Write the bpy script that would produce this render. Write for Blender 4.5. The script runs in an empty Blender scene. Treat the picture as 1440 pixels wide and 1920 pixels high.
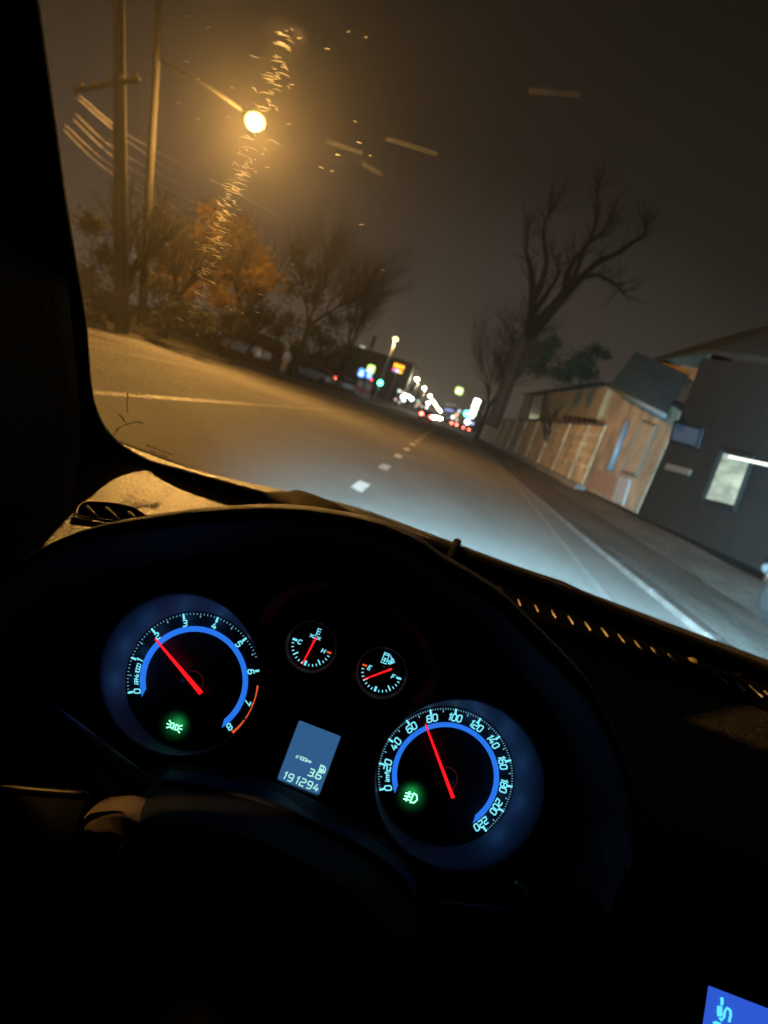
import bpy, bmesh, math, random
from math import sin, cos, tan, atan, pi, radians, degrees, sqrt
from mathutils import Vector, Matrix
random.seed(7)
sc = bpy.context.scene
COL = sc.collection
V = Vector

# ------------------------------------------------------------------ camera
FP = 1390.0                                   # focal length in photo pixels (26 mm phone lens)
ROLL = radians(20.2); PITCH = radians(8.347); YAW = radians(1.936)
CP = V((0.0, 0.0, 1.25))
FW = V((-sin(YAW)*cos(PITCH), cos(YAW)*cos(PITCH), -sin(PITCH)))
RW = FW.cross(V((0, 0, 1))).normalized(); UW = RW.cross(FW)
RI = cos(ROLL)*RW + sin(ROLL)*UW; UI = -sin(ROLL)*RW + cos(ROLL)*UW
cam = bpy.data.cameras.new('camera'); camo = bpy.data.objects.new('camera', cam); COL.objects.link(camo)
M = Matrix.Identity(4)
for i in range(3):
    M[i][0] = RI[i]; M[i][1] = UI[i]; M[i][2] = -FW[i]; M[i][3] = CP[i]
camo.matrix_world = M
cam.sensor_fit = 'VERTICAL'; cam.sensor_height = 36.0; cam.sensor_width = 27.0
cam.lens = 36.0*FP/1920.0
cam.clip_start = 0.02; cam.clip_end = 6000
cam.dof.use_dof = True; cam.dof.focus_distance = 0.50; cam.dof.aperture_fstop = cam.lens/2.5
sc.camera = camo

# ------------------------------------------------------------------ world (night sky lit by the town)
W = bpy.data.worlds.new('World'); sc.world = W; W.use_nodes = True
nt = W.node_tree; nt.nodes.clear()
def N(nt, t, **k):
    n = nt.nodes.new(t)
    for a, b in k.items():
        if a in n.inputs: n.inputs[a].default_value = b
        else: setattr(n, a, b)
    return n
wo = N(nt, 'ShaderNodeOutputWorld'); bg = N(nt, 'ShaderNodeBackground')
tc = N(nt, 'ShaderNodeTexCoord'); sx = N(nt, 'ShaderNodeSeparateXYZ'); rp = N(nt, 'ShaderNodeValToRGB')
ns = N(nt, 'ShaderNodeTexNoise'); ns.inputs['Scale'].default_value = 2.2; ns.inputs['Detail'].default_value = 3
ma = N(nt, 'ShaderNodeMath', operation='MULTIPLY_ADD'); ma.inputs[1].default_value = 0.16; ma.inputs[2].default_value = -0.08
ad = N(nt, 'ShaderNodeMath', operation='ADD')
nt.links.new(tc.outputs['Generated'], sx.inputs[0]); nt.links.new(tc.outputs['Generated'], ns.inputs['Vector'])
nt.links.new(ns.outputs['Fac'], ma.inputs[0]); nt.links.new(sx.outputs['Z'], ad.inputs[0]); nt.links.new(ma.outputs[0], ad.inputs[1])
nt.links.new(ad.outputs[0], rp.inputs[0]); nt.links.new(rp.outputs[0], bg.inputs['Color']); nt.links.new(bg.outputs[0], wo.inputs[0])
e = rp.color_ramp.elements
e[0].position = 0.0; e[0].color = (0.070, 0.057, 0.043, 1)
e[1].position = 0.62; e[1].color = (0.0045, 0.0040, 0.0030, 1)
for p, c in ((0.12, (0.042, 0.035, 0.028, 1)), (0.30, (0.0140, 0.0122, 0.0098, 1))):
    q = e.new(p); q.color = c
bg.inputs['Strength'].default_value = 1.0
sc.view_settings.view_transform = 'Standard'; sc.view_settings.look = 'None'
sc.view_settings.exposure = 0; sc.view_settings.gamma = 1
sc.cycles.use_denoising = True
sc.cycles.volume_bounces = 1; sc.cycles.max_bounces = 8; sc.cycles.transparent_max_bounces = 24
sc.cycles.sample_clamp_indirect = 3.0

# ------------------------------------------------------------------ ray helpers (photo pixel -> point on a real surface)
def ray(x, y): return FW + RI*((x-720)/FP) - UI*((y-960)/FP)
def at_y(x, y, Y): r = ray(x, y); return CP + r*(Y/r.y)
def at_x(x, y, X): r = ray(x, y); return CP + r*(X/r.x)
def at_z(x, y, Z): r = ray(x, y); return CP + r*((Z-CP.z)/r.z)
def on(x, y, P, n): r = ray(x, y); return CP + r*((P-CP).dot(n)/r.dot(n))
def depth(p): return (p-CP).dot(FW)

# ------------------------------------------------------------------ materials
MATS = {}
def mat(name, col=(0.1, 0.1, 0.1), rough=0.6, emit=None, es=0.0, var=0.0, vs=4.0, bump=0.0, bs=60.0, metal=0.0, spec=None,
        grain=False, stretch=None, col2=None, coat=0.0):
    if name in MATS: return MATS[name]
    m = bpy.data.materials.new(name); m.use_nodes = True; t = m.node_tree; b = t.nodes['Principled BSDF']
    b.inputs['Base Color'].default_value = (*col, 1); b.inputs['Roughness'].default_value = rough
    b.inputs['Metallic'].default_value = metal; b.inputs['Specular IOR Level'].default_value = spec if spec is not None else (.12 if rough >= .78 else .5)
    b.inputs['Coat Weight'].default_value = coat
    if emit:
        b.inputs['Emission Color'].default_value = (*emit, 1); b.inputs['Emission Strength'].default_value = es
    co = N(t, 'ShaderNodeTexCoord'); mp = N(t, 'ShaderNodeMapping')
    t.links.new(co.outputs['Object'], mp.inputs[0])
    if stretch: mp.inputs['Scale'].default_value = stretch
    if var:
        n1 = N(t, 'ShaderNodeTexNoise'); n1.inputs['Scale'].default_value = vs; n1.inputs['Detail'].default_value = 8
        n1.inputs['Roughness'].default_value = 0.65
        r = N(t, 'ShaderNodeValToRGB'); r.color_ramp.elements[0].position = 0.3; r.color_ramp.elements[1].position = 0.7
        a = tuple(max(0, c*(1-var)) for c in col); c2 = col2 or tuple(c*(1+var) for c in col)
        r.color_ramp.elements[0].color = (*a, 1); r.color_ramp.elements[1].color = (*c2, 1)
        t.links.new(mp.outputs[0], n1.inputs['Vector']); t.links.new(n1.outputs['Fac'], r.inputs[0])
        t.links.new(r.outputs[0], b.inputs['Base Color'])
    if bump:
        bu = N(t, 'ShaderNodeBump'); bu.inputs['Strength'].default_value = bump
        if grain:
            bu.inputs['Distance'].default_value = 0.004
            w = N(t, 'ShaderNodeTexVoronoi'); w.feature = 'DISTANCE_TO_EDGE'; w.inputs['Scale'].default_value = bs
            nz = N(t, 'ShaderNodeTexNoise'); nz.inputs['Scale'].default_value = bs*0.6; nz.inputs['Detail'].default_value = 3
            mx = N(t, 'ShaderNodeVectorMath', operation='MULTIPLY_ADD'); mx.inputs[1].default_value = (0.02, 0.02, 0.02)
            t.links.new(nz.outputs['Color'], mx.inputs[0]); t.links.new(mp.outputs[0], mx.inputs[2])
            t.links.new(mx.outputs[0], w.inputs['Vector'])
            rr = N(t, 'ShaderNodeMapRange'); rr.inputs[2].default_value = 0.28
            t.links.new(w.outputs['Distance'], rr.inputs[0]); t.links.new(rr.outputs[0], bu.inputs['Height'])
        else:
            n2 = N(t, 'ShaderNodeTexNoise'); n2.inputs['Scale'].default_value = bs; n2.inputs['Detail'].default_value = 6
            bu.inputs['Distance'].default_value = 0.05
            t.links.new(mp.outputs[0], n2.inputs['Vector']); t.links.new(n2.outputs['Fac'], bu.inputs['Height'])
        t.links.new(bu.outputs[0], b.inputs['Normal'])
    MATS[name] = m; return m
def glow(name, c, s=1.0): return mat(name, (0.02, 0.02, 0.02), 0.5, emit=c, es=s)

# ------------------------------------------------------------------ mesh helpers
def link(name, me, m=None, parent=None, smooth=False, **props):
    o = bpy.data.objects.new(name, me); COL.objects.link(o)
    if m and me is not None:
        for mm in (m if isinstance(m, (list, tuple)) else [m]): me.materials.append(mm)
    if parent: o.parent = parent
    if smooth and me: 
        for p in me.polygons: p.use_smooth = True
    for k, v in props.items(): o[k] = v
    return o
def bmo(name, bm, m=None, parent=None, smooth=False, fix=True, **props):
    if fix: bmesh.ops.recalc_face_normals(bm, faces=bm.faces)
    me = bpy.data.meshes.new(name); bm.to_mesh(me); bm.free()
    return link(name, me, m, parent, smooth, **props)
def empty(name, loc=(0, 0, 0), parent=None, rz=0, **props):
    o = link(name, None, None, parent, **props); o.location = loc; o.rotation_euler = (0, 0, rz); o.empty_display_size = 0.2; return o
def box(bm, c, s, mtx=None):
    r = bmesh.ops.create_cube(bm, size=1.0); T = Matrix.Translation(c) @ Matrix.Diagonal((*s, 1))
    if mtx is not None: T = mtx @ T
    bmesh.ops.transform(bm, matrix=T, verts=r['verts']); return r['verts']
def poly(bm, pts): return bm.faces.new([bm.verts.new(p) for p in pts])
def prism(bm, pts, d):
    """polygon extruded by vector d"""
    a = [bm.verts.new(p) for p in pts]; b = [bm.verts.new(V(p)+V(d)) for p in pts]; n = len(a)
    bm.faces.new(a); bm.faces.new(b[::-1])
    for i in range(n): bm.faces.new((a[i], b[i], b[(i+1) % n], a[(i+1) % n]))
def tube(bm, pts, rad, seg=8, cap=True):
    pts = [V(p) for p in pts]; n = len(pts); rs = rad if isinstance(rad, (list, tuple)) else [rad]*n
    rings = []; up = V((0.01, 0.02, 1))
    for i, p in enumerate(pts):
        t = (pts[min(i+1, n-1)]-pts[max(i-1, 0)])
        if t.length < 1e-9: t = V((0, 0, 1))
        t.normalize(); a = t.cross(up)
        if a.length < 0.05: a = t.cross(V((1, 0, 0)))
        a.normalize(); b = t.cross(a).normalized()
        rings.append([bm.verts.new(p+(a*cos(2*pi*k/seg)+b*sin(2*pi*k/seg))*rs[i]) for k in range(seg)])
    for i in range(n-1):
        for k in range(seg):
            bm.faces.new((rings[i][k], rings[i][(k+1) % seg], rings[i+1][(k+1) % seg], rings[i+1][k]))
    if cap: bm.faces.new(rings[0]); bm.faces.new(rings[-1][::-1])
def loft(bm, loops, closed=True, caps=False):
    vs = [[bm.verts.new(p) for p in l] for l in loops]; n = len(vs[0])
    for a, b in zip(vs[:-1], vs[1:]):
        for k in range(n if closed else n-1):
            j = (k+1) % n
            try: bm.faces.new((a[k], a[j], b[j], b[k]))
            except ValueError: pass
    if caps: bm.faces.new(vs[0]); bm.faces.new(vs[-1][::-1])
    return vs
def uvs(bm, c, r, s=(1, 1, 1), seg=16, rings=10, mtx=None):
    q = bmesh.ops.create_uvsphere(bm, u_segments=seg, v_segments=rings, radius=r)
    T = Matrix.Translation(c) @ Matrix.Diagonal((*s, 1))
    if mtx is not None: T = mtx @ T
    bmesh.ops.transform(bm, matrix=T, verts=q['verts'])
def catmull(pts, n=6, closed=False):
    pts = [V(p) for p in pts]; out = []; m = len(pts)
    for i in range(m if closed else m-1):
        g = lambda k: pts[k % m] if closed else pts[max(0, min(m-1, k))]
        p0, p1, p2, p3 = g(i-1), g(i), g(i+1), g(i+2)
        for k in range(n):
            t = k/n
            out.append(0.5*((2*p1)+(p2-p0)*t+(2*p0-5*p1+4*p2-p3)*t*t+(3*p1-p0-3*p2+p3)*t**3))
    if not closed: out.append(pts[-1])
    return out
def light(name, kind, loc, power, color, parent=None, **k):
    l = bpy.data.lights.new(name, kind); l.energy = power; l.color = color
    for a, b in k.items(): setattr(l, a, b)
    o = bpy.data.objects.new(name, l); COL.objects.link(o); o.location = loc
    if parent: o.parent = parent
    return o

SODIUM = (1.0, 0.50, 0.115)
# ================================================================== THE SETTING
m_ground = mat('soil', (0.06, 0.05, 0.035), 0.95, var=0.5, vs=1.2)
def asphalt():
    m = mat('asphalt', (0.12, 0.115, 0.11), 0.8, var=0.22, vs=0.7, bump=0.25, bs=70, stretch=(1.0, 0.35, 1.0))
    return m
m_asph = asphalt()
bm = bmesh.new(); poly(bm, [(-2500, -400, -0.05), (2500, -400, -0.05), (2500, 5000, -0.05), (-2500, 5000, -0.05)])
bmo('ground', bm, m_ground, kind='structure')
def road_left(y): 
    if y < 70: return -12.4
    if y < 95: return -12.4+(y-70)/25*3.1
    if y < 158: return -9.3+(y-95)/63*1.0
    return -8.3
def road_right(y): return 3.28+(.35*(1-y/14) if y < 14 else 0)
bm = bmesh.new(); ys = [-60, -20, 0, 8, 16, 24, 32, 40, 50, 60, 70, 76, 82, 88, 95, 110, 130, 158, 220, 400, 800, 2500]
loft(bm, [[(road_left(y), y, 0.0), (-4, y, 0.012), (0.5, y, 0.012), (road_right(y), y, 0.0)] for y in ys], closed=False)
bmo('road', bm, m_asph, kind='structure')
# verges and pavements: terrain sheets with a kerb step
m_verge = mat('verge_soil', (0.055, 0.05, 0.03), 0.95, var=0.5, vs=1.5, bump=0.6, bs=6)
m_pave = mat('pavement_concrete', (0.05, 0.047, 0.043), 0.85, var=0.45, vs=0.9, bump=0.4, bs=9, stretch=(1.4, 0.35, 1))
m_kerb = mat('kerb_stone', (0.11, 0.10, 0.09), 0.8, var=0.3, vs=2.0)
bm = bmesh.new()
loft(bm, [[(road_left(y)-0.22, y, 0.13), (road_left(y)-1.5, y, 0.22), (road_left(y)-4, y, 0.45), (road_left(y)-8, y, 0.75), (-60, y, 1.0)] for y in ys], closed=False)
bmo('verge', bm, m_verge, kind='structure')
bm = bmesh.new()
for k in range(0, 96):
    y0 = -20+k*2.0
    for y0, y1 in ((y0, y0+1.97),):
        a, b = road_left(y0), road_left(y1)
        prism(bm, [(a-0.22, y0, 0), (a, y0, 0), (b, y1, 0), (b-0.22, y1, 0)], (0, 0, 0.15))
bmo('kerb', bm, m_kerb, kind='structure')
bm = bmesh.new()
prof = [(3.5, 0.06), (4.1, 0.10), (4.45, 0.12), (5.2, 0.15), (5.7, 0.26), (6.1, 0.36), (6.6, 0.46), (10, 0.5), (60, 0.8)]
loft(bm, [[(x if x > 3.6 else road_right(y)+.19, y, z+(0.03*sin(y*0.7+x) if x > 5.5 else 0)) for x, z in prof] for y in list(range(-20, 200, 3))+[260, 500, 2500]], closed=False)
bmo('pavement', bm, m_pave, kind='structure')
bm = bmesh.new()
for k in range(0, 110):
    y0 = -20+k*2.0; a_, b_ = road_right(y0), road_right(y0+1.97); prism(bm, [(a_, y0, 0), (a_+.17, y0, 0), (b_+.17, y0+1.97, 0), (b_, y0+1.97, 0)], (0, 0, 0.075))
bmo('kerb', bm, mat('pinkish_kerb', (.055, .047, .043), .8, var=.25, vs=3), kind='structure')
# painted markings
def paint(name, wear, hi=.36):
    m = mat(name, (0.62, 0.61, 0.58), 0.6)
    t = m.node_tree; b = t.nodes['Principled BSDF']
    co = N(t, 'ShaderNodeTexCoord'); n1 = N(t, 'ShaderNodeTexNoise'); n1.inputs['Scale'].default_value = 3.0; n1.inputs['Detail'].default_value = 9
    r = N(t, 'ShaderNodeValToRGB'); r.color_ramp.elements[0].position = wear; r.color_ramp.elements[1].position = wear+0.18
    r.color_ramp.elements[0].color = (0.13, 0.125, 0.12, 1); r.color_ramp.elements[1].color = (hi, hi*.98, hi*.95, 1)
    t.links.new(co.outputs['Object'], n1.inputs['Vector']); t.links.new(n1.outputs['Fac'], r.inputs[0]); t.links.new(r.outputs[0], b.inputs['Base Color'])
    return m
m_paint = paint('road_paint', 0.33, .6); m_paintw = paint('worn_road_paint', 0.50)
def strip(bm, x, w, ya, yb, z=0.018, n=1):
    for i in range(n):
        a = ya+(yb-ya)*i/n; b = ya+(yb-ya)*(i+1)/n
        poly(bm, [(x(a)-w/2, a, z), (x(a)+w/2, a, z), (x(b)+w/2, b, z), (x(b)-w/2, b, z)])
bm = bmesh.new(); strip(bm, lambda y: 2.3+min(.75, max(0, y-6)*.035), 0.10, -10, 150, n=40)
bmo('lane_marking', bm, paint('faint_road_paint', .54, .22), kind='structure')
bm = bmesh.new()
d1 = at_z(675, 912, 0.018); 
for k in range(0, 60): y = d1.y-0.5+(k-2)*4.05; strip(bm, lambda q: d1.x, 0.17, y, y+1.15)
bmo('lane_marking', bm, m_paint, kind='structure')
bm = bmesh.new(); strip(bm, lambda y: -4.35, 0.13, -10, 300, n=30)
bmo('lane_marking', bm, m_paintw, kind='structure')
bm = bmesh.new(); strip(bm, lambda y: -8.2, 0.11, -10, 300, n=30)
bmo('lane_marking', bm, m_paintw, kind='structure')

# ================================================================== STREET LAMPS
m_conc = mat('weathered_concrete', (0.024, 0.023, 0.021), 0.9, var=0.3, vs=5, bump=0.3, bs=12)
m_steel = mat('grey_painted_steel', (0.2, 0.2, 0.19), 0.6, var=0.2, vs=5)
m_dark = mat('dark_metal', (0.03, 0.03, 0.03), 0.5)
m_bulb = glow('sodium_lamp_glass', (1.0, 0.64, 0.13), 9.0)
m_bulbw = glow('warm_lamp_glass', (1.0, 0.88, 0.62), 30.0)
def street_lamp(base, top, arm_end, label, power, bulb=m_bulb, color=SODIUM, pr=(0.15, 0.09), r=0.25, group='street lamps along the left side of the road', extend=None, mp=m_steel):
    t = empty('street_lamp', base, label=label, category='street lamp', group=group)
    B = V(base)
    bm = bmesh.new(); tp = V(extend) if extend else V(top)
    tube(bm, [V((0, 0, 0)), (tp-B)*0.5, tp-B], [pr[0], (pr[0]+pr[1])/2, pr[1]], 10); bmo('pole', bm, mp, t, True)
    bm = bmesh.new(); a = V(top)-B; c = V(arm_end)-B
    tube(bm, [a, a.lerp(c, 0.5)+V((0, 0, 0.12)), c], 0.06, 8); bmo('arm', bm, mp, t, True)
    bm = bmesh.new(); dr = (c-a).normalized()
    uvs(bm, c+dr*0.2+V((0, 0, 0.06)), 0.3, (1.1, 0.5, 0.28)); h = bmo('lamp_head', bm, m_dark, t, True)
    bm = bmesh.new(); uvs(bm, c+dr*0.25-V((0, 0, 0.1)), r, (1, 1, 0.8)); bmo('lamp_glass', bm, bulb, h, True)
    if power:
        light('lamp_light', 'POINT', tuple(c+dr*0.25-V((0, 0, 0.1+r*0.8+0.14))), power, color, t, shadow_soft_size=0.12)
    return t
Y1 = 27.5
L1 = at_y(478, 228, Y1)
base1 = at_y(265, 604, Y1); top1 = at_y(285, 104, Y1)
street_lamp(base1, top1, L1-(L1-top1).normalized()*0.25+V((0, 0, 0.1)), 'leaning concrete lamp pole nearest the car with the big glaring sodium lamp', 12600, r=0.36,
            pr=(0.16, 0.13), extend=at_y(303, -60, Y1), mp=m_conc)
lab = ['tall lamp on a leaning pole behind the pedestrian crossing signs', 'first small lamp beyond the orange lit board', 'second small lamp beyond the orange lit board']
def lamp_px(x, y, Y, bx, by, label, power, r, bulb, color):
    P = at_y(x, y, Y); b = at_y(bx, by, Y); b.z = 0.15
    top = V((b.x+(P.x-b.x)*0.25, Y, P.z+0.35)); street_lamp(b, top, P+V((-0.2, 0, 0.2)), label, power, r=r, bulb=bulb, color=color)
lamp_px(745.5, 635, 101, 700, 752, lab[0], 3500, 0.32, m_bulb2 if False else glow('pale_sodium_glass', (1.0, 0.68, 0.25), 10.0), (1, 0.66, 0.25))
lamp_px(785, 712, 172, 772, 752, lab[1], 2500, 0.42, m_bulbw, (1, 0.85, 0.6))
lamp_px(798, 729, 228, 787, 762, lab[2], 2500, 0.52, m_bulbw, (1, 0.85, 0.6))
tiny = ['third small lamp beyond the orange lit board, counted from the nearest', 'lamp at the upper start of the streak of far lamps', 'second far lamp down in the streak of lamps', 'middle lamp in the streak of far lamps', 'second lowest lamp in the streak of far lamps', 'lowest and farthest lamp in the streak above the headlight glare', 'small white lamp left of the streak of far lamps']
for i, (px, py, Y) in enumerate([(808.5, 744, 300), (813, 752.5, 370), (817, 758, 450), (820, 763, 540), (823, 767, 650), (826, 771, 800), (804.5, 757, 330)]):
    lamp_px(px, py, Y, px-4, 776, tiny[i], 0, 0.3+Y*0.0012, m_bulbw, (1, 0.85, 0.6))
# the lamp that stands beside the car, outside the frame, and shines in through the side window
street_lamp((-17.0, -6.0, 0.7), (-16.8, -6.0, 8.6), (-14.2, -6.0, 8.4), 'street lamp beside the car outside the left edge of view', 14000, r=0.25)

# utility pole with crossarm and wires
YU = 22.0
ub = at_y(228, 625, YU); ut = at_y(222, -90, YU)
t = empty('utility_pole', ub, label='pale concrete utility pole with a crossarm at the left edge of the windscreen', category='utility pole')
bm = bmesh.new(); d = V(ut)-V(ub); tube(bm, [V((0, 0, 0)), d*0.5, d], [0.23, 0.19, 0.15], 12); bmo('pole', bm, m_conc, t, True)
ca, cb = at_y(140, 170, YU-0.3), at_y(262, 148, YU-0.3)
bm = bmesh.new(); tube(bm, [ca-ub, cb-ub], 0.07, 6); bmo('crossarm', bm, m_conc, t)
m_ins = mat('brown_insulator', (0.12, 0.06, 0.03), 0.3)
for k in range(5):
    p = ca.lerp(cb, 0.08+0.21*k)-ub
    bm = bmesh.new(); tube(bm, [p+V((0, 0, 0.05)), p+V((0, 0, 0.12)), p+V((0, 0, 0.2))], [0.05, 0.09, 0.04], 8); bmo('insulator', bm, m_ins, t, True)
m_wire = mat('grey_cable', (0.20, 0.18, 0.15), 0.7)
wl = ['uppermost wire sagging away from the crossarm', 'second wire from the top, bright along its middle', 'third wire down, running close under the second', 'fourth wire down between two pairs of wires', 'fifth wire down, thin and dim', 'lowest of the wires leaving the utility pole']
for k, (a, b, c) in enumerate([((148, 178), (255, 262), (410, 345)), ((142, 182), (250, 272), (368, 350)), ((140, 212), (232, 290), (372, 362)), ((135, 222), (228, 305), (330, 362)), ((120, 232), (205, 308), (300, 372)), ((118, 242), (210, 325), (338, 402))]):
    A = at_y(*a, YU); B2 = at_y(*b, YU+9); C2 = at_y(*c, YU+22)
    D2 = C2+(C2-B2)*1.6; bm = bmesh.new(); tube(bm, catmull([A, B2, C2, D2], 10), 0.013, 5); bmo('overhead_wire', bm, m_wire, None, True, label=wl[k], category='wire', group='wires on the utility pole')
# second plain pole farther left (pale upright beside the crossarm pole)
pb = at_y(272, 612, 34)
t = empty('utility_pole', pb, label='thin pale post between the utility pole and the orange tree', category='post')
bm = bmesh.new(); tube(bm, [V((0, 0, 0)), at_y(266, 500, 34)-pb], [0.12, 0.1], 8); bmo('pole', bm, m_conc, t, True)

# ================================================================== TREES
m_bark = mat('bark', (0.010, 0.008, 0.007), 0.95, var=0.4, vs=6, bump=0.5, bs=20)
m_barkp = mat('pale_bark', (0.035, 0.026, 0.02), 0.95, var=0.4, vs=6)
m_leaf_o = mat('orange_leaves', (0.085, 0.05, 0.016), 0.8, var=0.6, vs=0.7)
m_leaf_d = mat('dark_leaves', (0.022, 0.022, 0.013), 0.85, var=0.5, vs=1.0)
m_leaf_e = mat('evergreen_leaves', (0.012, 0.016, 0.010), 0.9, var=0.4, vs=1.0)
def twigs(bm, p, d, L, r, lv, rnd, up=0.25, spread=0.7):
    n = 3; pts = [p]; q = p.copy(); dd = d.normalized()
    for i in range(n):
        dd = (dd+V((rnd.uniform(-1, 1), rnd.uniform(-1, 1), rnd.uniform(-0.6, 1)*1.0))*0.22+V((0, 0, up*0.2))).normalized()
        q = q+dd*L/n; pts.append(q.copy())
    tube(bm, pts, [r*(1-0.6*i/n) for i in range(n+1)], 5 if lv > 1 else 4, cap=False)
    if lv <= 0: return
    for i in range(1, n+1):
        for _ in range(2 if i < n else 3):
            nd = (dd+V((rnd.uniform(-1, 1), rnd.uniform(-1, 1), rnd.uniform(-0.5, 1)))*spread).normalized()
            twigs(bm, pts[i], nd, L*rnd.uniform(0.5, 0.75), r*(1-0.6*i/n)*0.62, lv-1, rnd, up, spread)
def leaf_cloud(bm, clumps, size, rnd):
    for c, rad, n in clumps:
        for _ in range(n):
            v = V((rnd.gauss(0, 1), rnd.gauss(0, 1), rnd.gauss(0, 1))).normalized()*min(1.5, abs(rnd.gauss(0, .62)))*rad
            v.z *= 0.75; p = c+v; s = size*rnd.uniform(0.5, 1.3)
            a = V((rnd.uniform(-1, 1), rnd.uniform(-1, 1), rnd.uniform(-1, 1))).normalized(); b = a.cross(V((rnd.uniform(-1, 1), rnd.uniform(-1, 1), rnd.uniform(-1, 1)))).normalized()
            poly(bm, [p-a*s*0.5, p+b*s*0.28, p+a*s*0.5, p-b*s*0.28])
def tree(label, base, H, clumps=None, leaf=None, size=0.25, lv=3, mb=None, seed=1, group=None, name='bare_tree', r=0.22, spread=0.7):
    rnd = random.Random(seed); t = empty(name, base, label=label, category='tree')
    if group: t['group'] = group
    bm = bmesh.new(); th = H*0.32
    tube(bm, [V((0, 0, -0.3)), V((0.1, 0, th*0.5)), V((0.05, 0.1, th))], [r*1.3, r, r*0.85], 9)
    bmo('trunk', bm, mb or m_bark, t, True)
    bm = bmesh.new()
    for k in range(5):
        a = k*2*pi/5+rnd.random(); twigs(bm, V((0.05, 0.1, th*rnd.uniform(0.75, 1))), V((cos(a)*0.6, sin(a)*0.6, 1)), H*0.38, r*0.5, lv, rnd, spread=spread)
    bmo('branches', bm, mb or m_bark, t, fix=False)
    if clumps:
        bm = bmesh.new(); leaf_cloud(bm, clumps, size, rnd); bmo('crown', bm, leaf, t, fix=False)
    return t
# big bare tree on the right pavement, limbs traced as real 3-D limbs at 62-66 m
def z6(x, y): return (820+x/3.273, 320+y/3.273)
TY = 62.0
tb = at_y(*z6(330, 1560), TY); tb.z = 0.2
t = empty('bare_tree', tb, label='tall bare tree with long forked limbs rising over the right side of the road', category='tree')
limbs = [([(330, 1570), (400, 1400), (470, 1200), (535, 1040), (570, 960)], 0.62, 0.4, 0),
 ([(560, 1000), (580, 880), (585, 740), (575, 610), (545, 500), (555, 370)], 0.42, 0.05, .6),
 ([(580, 820), (635, 700), (670, 560), (655, 440), (660, 320), (690, 260)], 0.26, 0.05, -.8),
 ([(600, 860), (690, 725), (745, 640), (733, 575)], 0.2, 0.05, 1.2),
 ([(565, 1010), (640, 920), (720, 830), (790, 740)], 0.5, 0.32, -1.0),
 ([(780, 760), (800, 630), (850, 535), (930, 440), (975, 290), (985, 110)], 0.26, 0.04, .4),
 ([(820, 720), (870, 570), (905, 480), (950, 425), (1000, 390), (1040, 335)], 0.2, 0.05, -.6),
 ([(800, 740), (900, 640), (990, 560), (1100, 510), (1200, 440), (1260, 400), (1280, 345)], 0.27, 0.06, .9),
 ([(860, 680), (960, 640), (1040, 668), (1100, 700), (1135, 745)], 0.15, 0.06, -1.6)]
rnd = random.Random(5)
bmT = bmesh.new(); bmL = bmesh.new()
for i, (pl, ra, rb, dy) in enumerate(limbs):
    n = len(pl); pts = [at_y(*z6(*q), TY+dy*k/(n-1)*3)-tb for k, q in enumerate(pl)]
    c = catmull(pts, 4); m = len(c)
    tube(bmT if i == 0 else bmL, c, [(ra+(rb-ra)*k/(m-1))*(.95 if i == 0 else 1.1) for k in range(m)], 10)
    if i:
        for k in range(3, m, 1):
            tdir = (c[k]-c[k-1]).normalized()
            for _ in range(1 if k < m-2 else 4):
                nd = (tdir+V((rnd.uniform(-1, 1), rnd.uniform(-1, 1), rnd.uniform(-0.7, 1)))*0.9)
                twigs(bmL, c[k], nd, rnd.uniform(.9, 2.2), 0.04, 1, rnd, up=0.3, spread=1.0)
    else:
        for k in range(8, m):
            for _ in range(2):
                nd = V((rnd.uniform(-1, 1), rnd.uniform(-1, 1), rnd.uniform(-0.2, 0.6)))
                twigs(bmL, c[k], nd, rnd.uniform(1.6, 3.0), 0.05, 2, rnd, up=0.2, spread=.95)
bmo('trunk', bmT, m_barkp, t, True); bmo('limbs', bmL, m_bark, t, fix=False)
def gb(px, py, Y, z): p = at_y(px, py, Y); return V((p.x, Y, z))
tree('bushy bare tree left of the tall forked tree, close beside its trunk', gb(916, 760, 78, 0.2), 12.5, seed=3, r=0.2, lv=4, spread=0.85)
def blobs(lst, Y, rpx, n, tbase, jy=2.0, seed=1):
    r = random.Random(seed); out = []
    for (x, y, s) in lst:
        p = at_y(x, y, Y+r.uniform(-jy, jy)); out.append((p-tbase, rpx*s*Y/FP, int(n*s)))
    return out
b0 = gb(1040, 800, 48, 0.5)
tree('dark evergreen clump behind the yellow wall left of the blue canopy', b0, 5.0, blobs([(1095, 672, 1), (1118, 658, .7), (1135, 665, .5), (1075, 690, 1), (1060, 705, .8), (1100, 700, 1), (1020, 660, 1.1), (1010, 690, 1.1), (1038, 640, .7), (1045, 700, .9)], 48, 22, 900, b0), m_leaf_e, 0.22, lv=1, seed=9, name='evergreen_tree')
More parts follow.
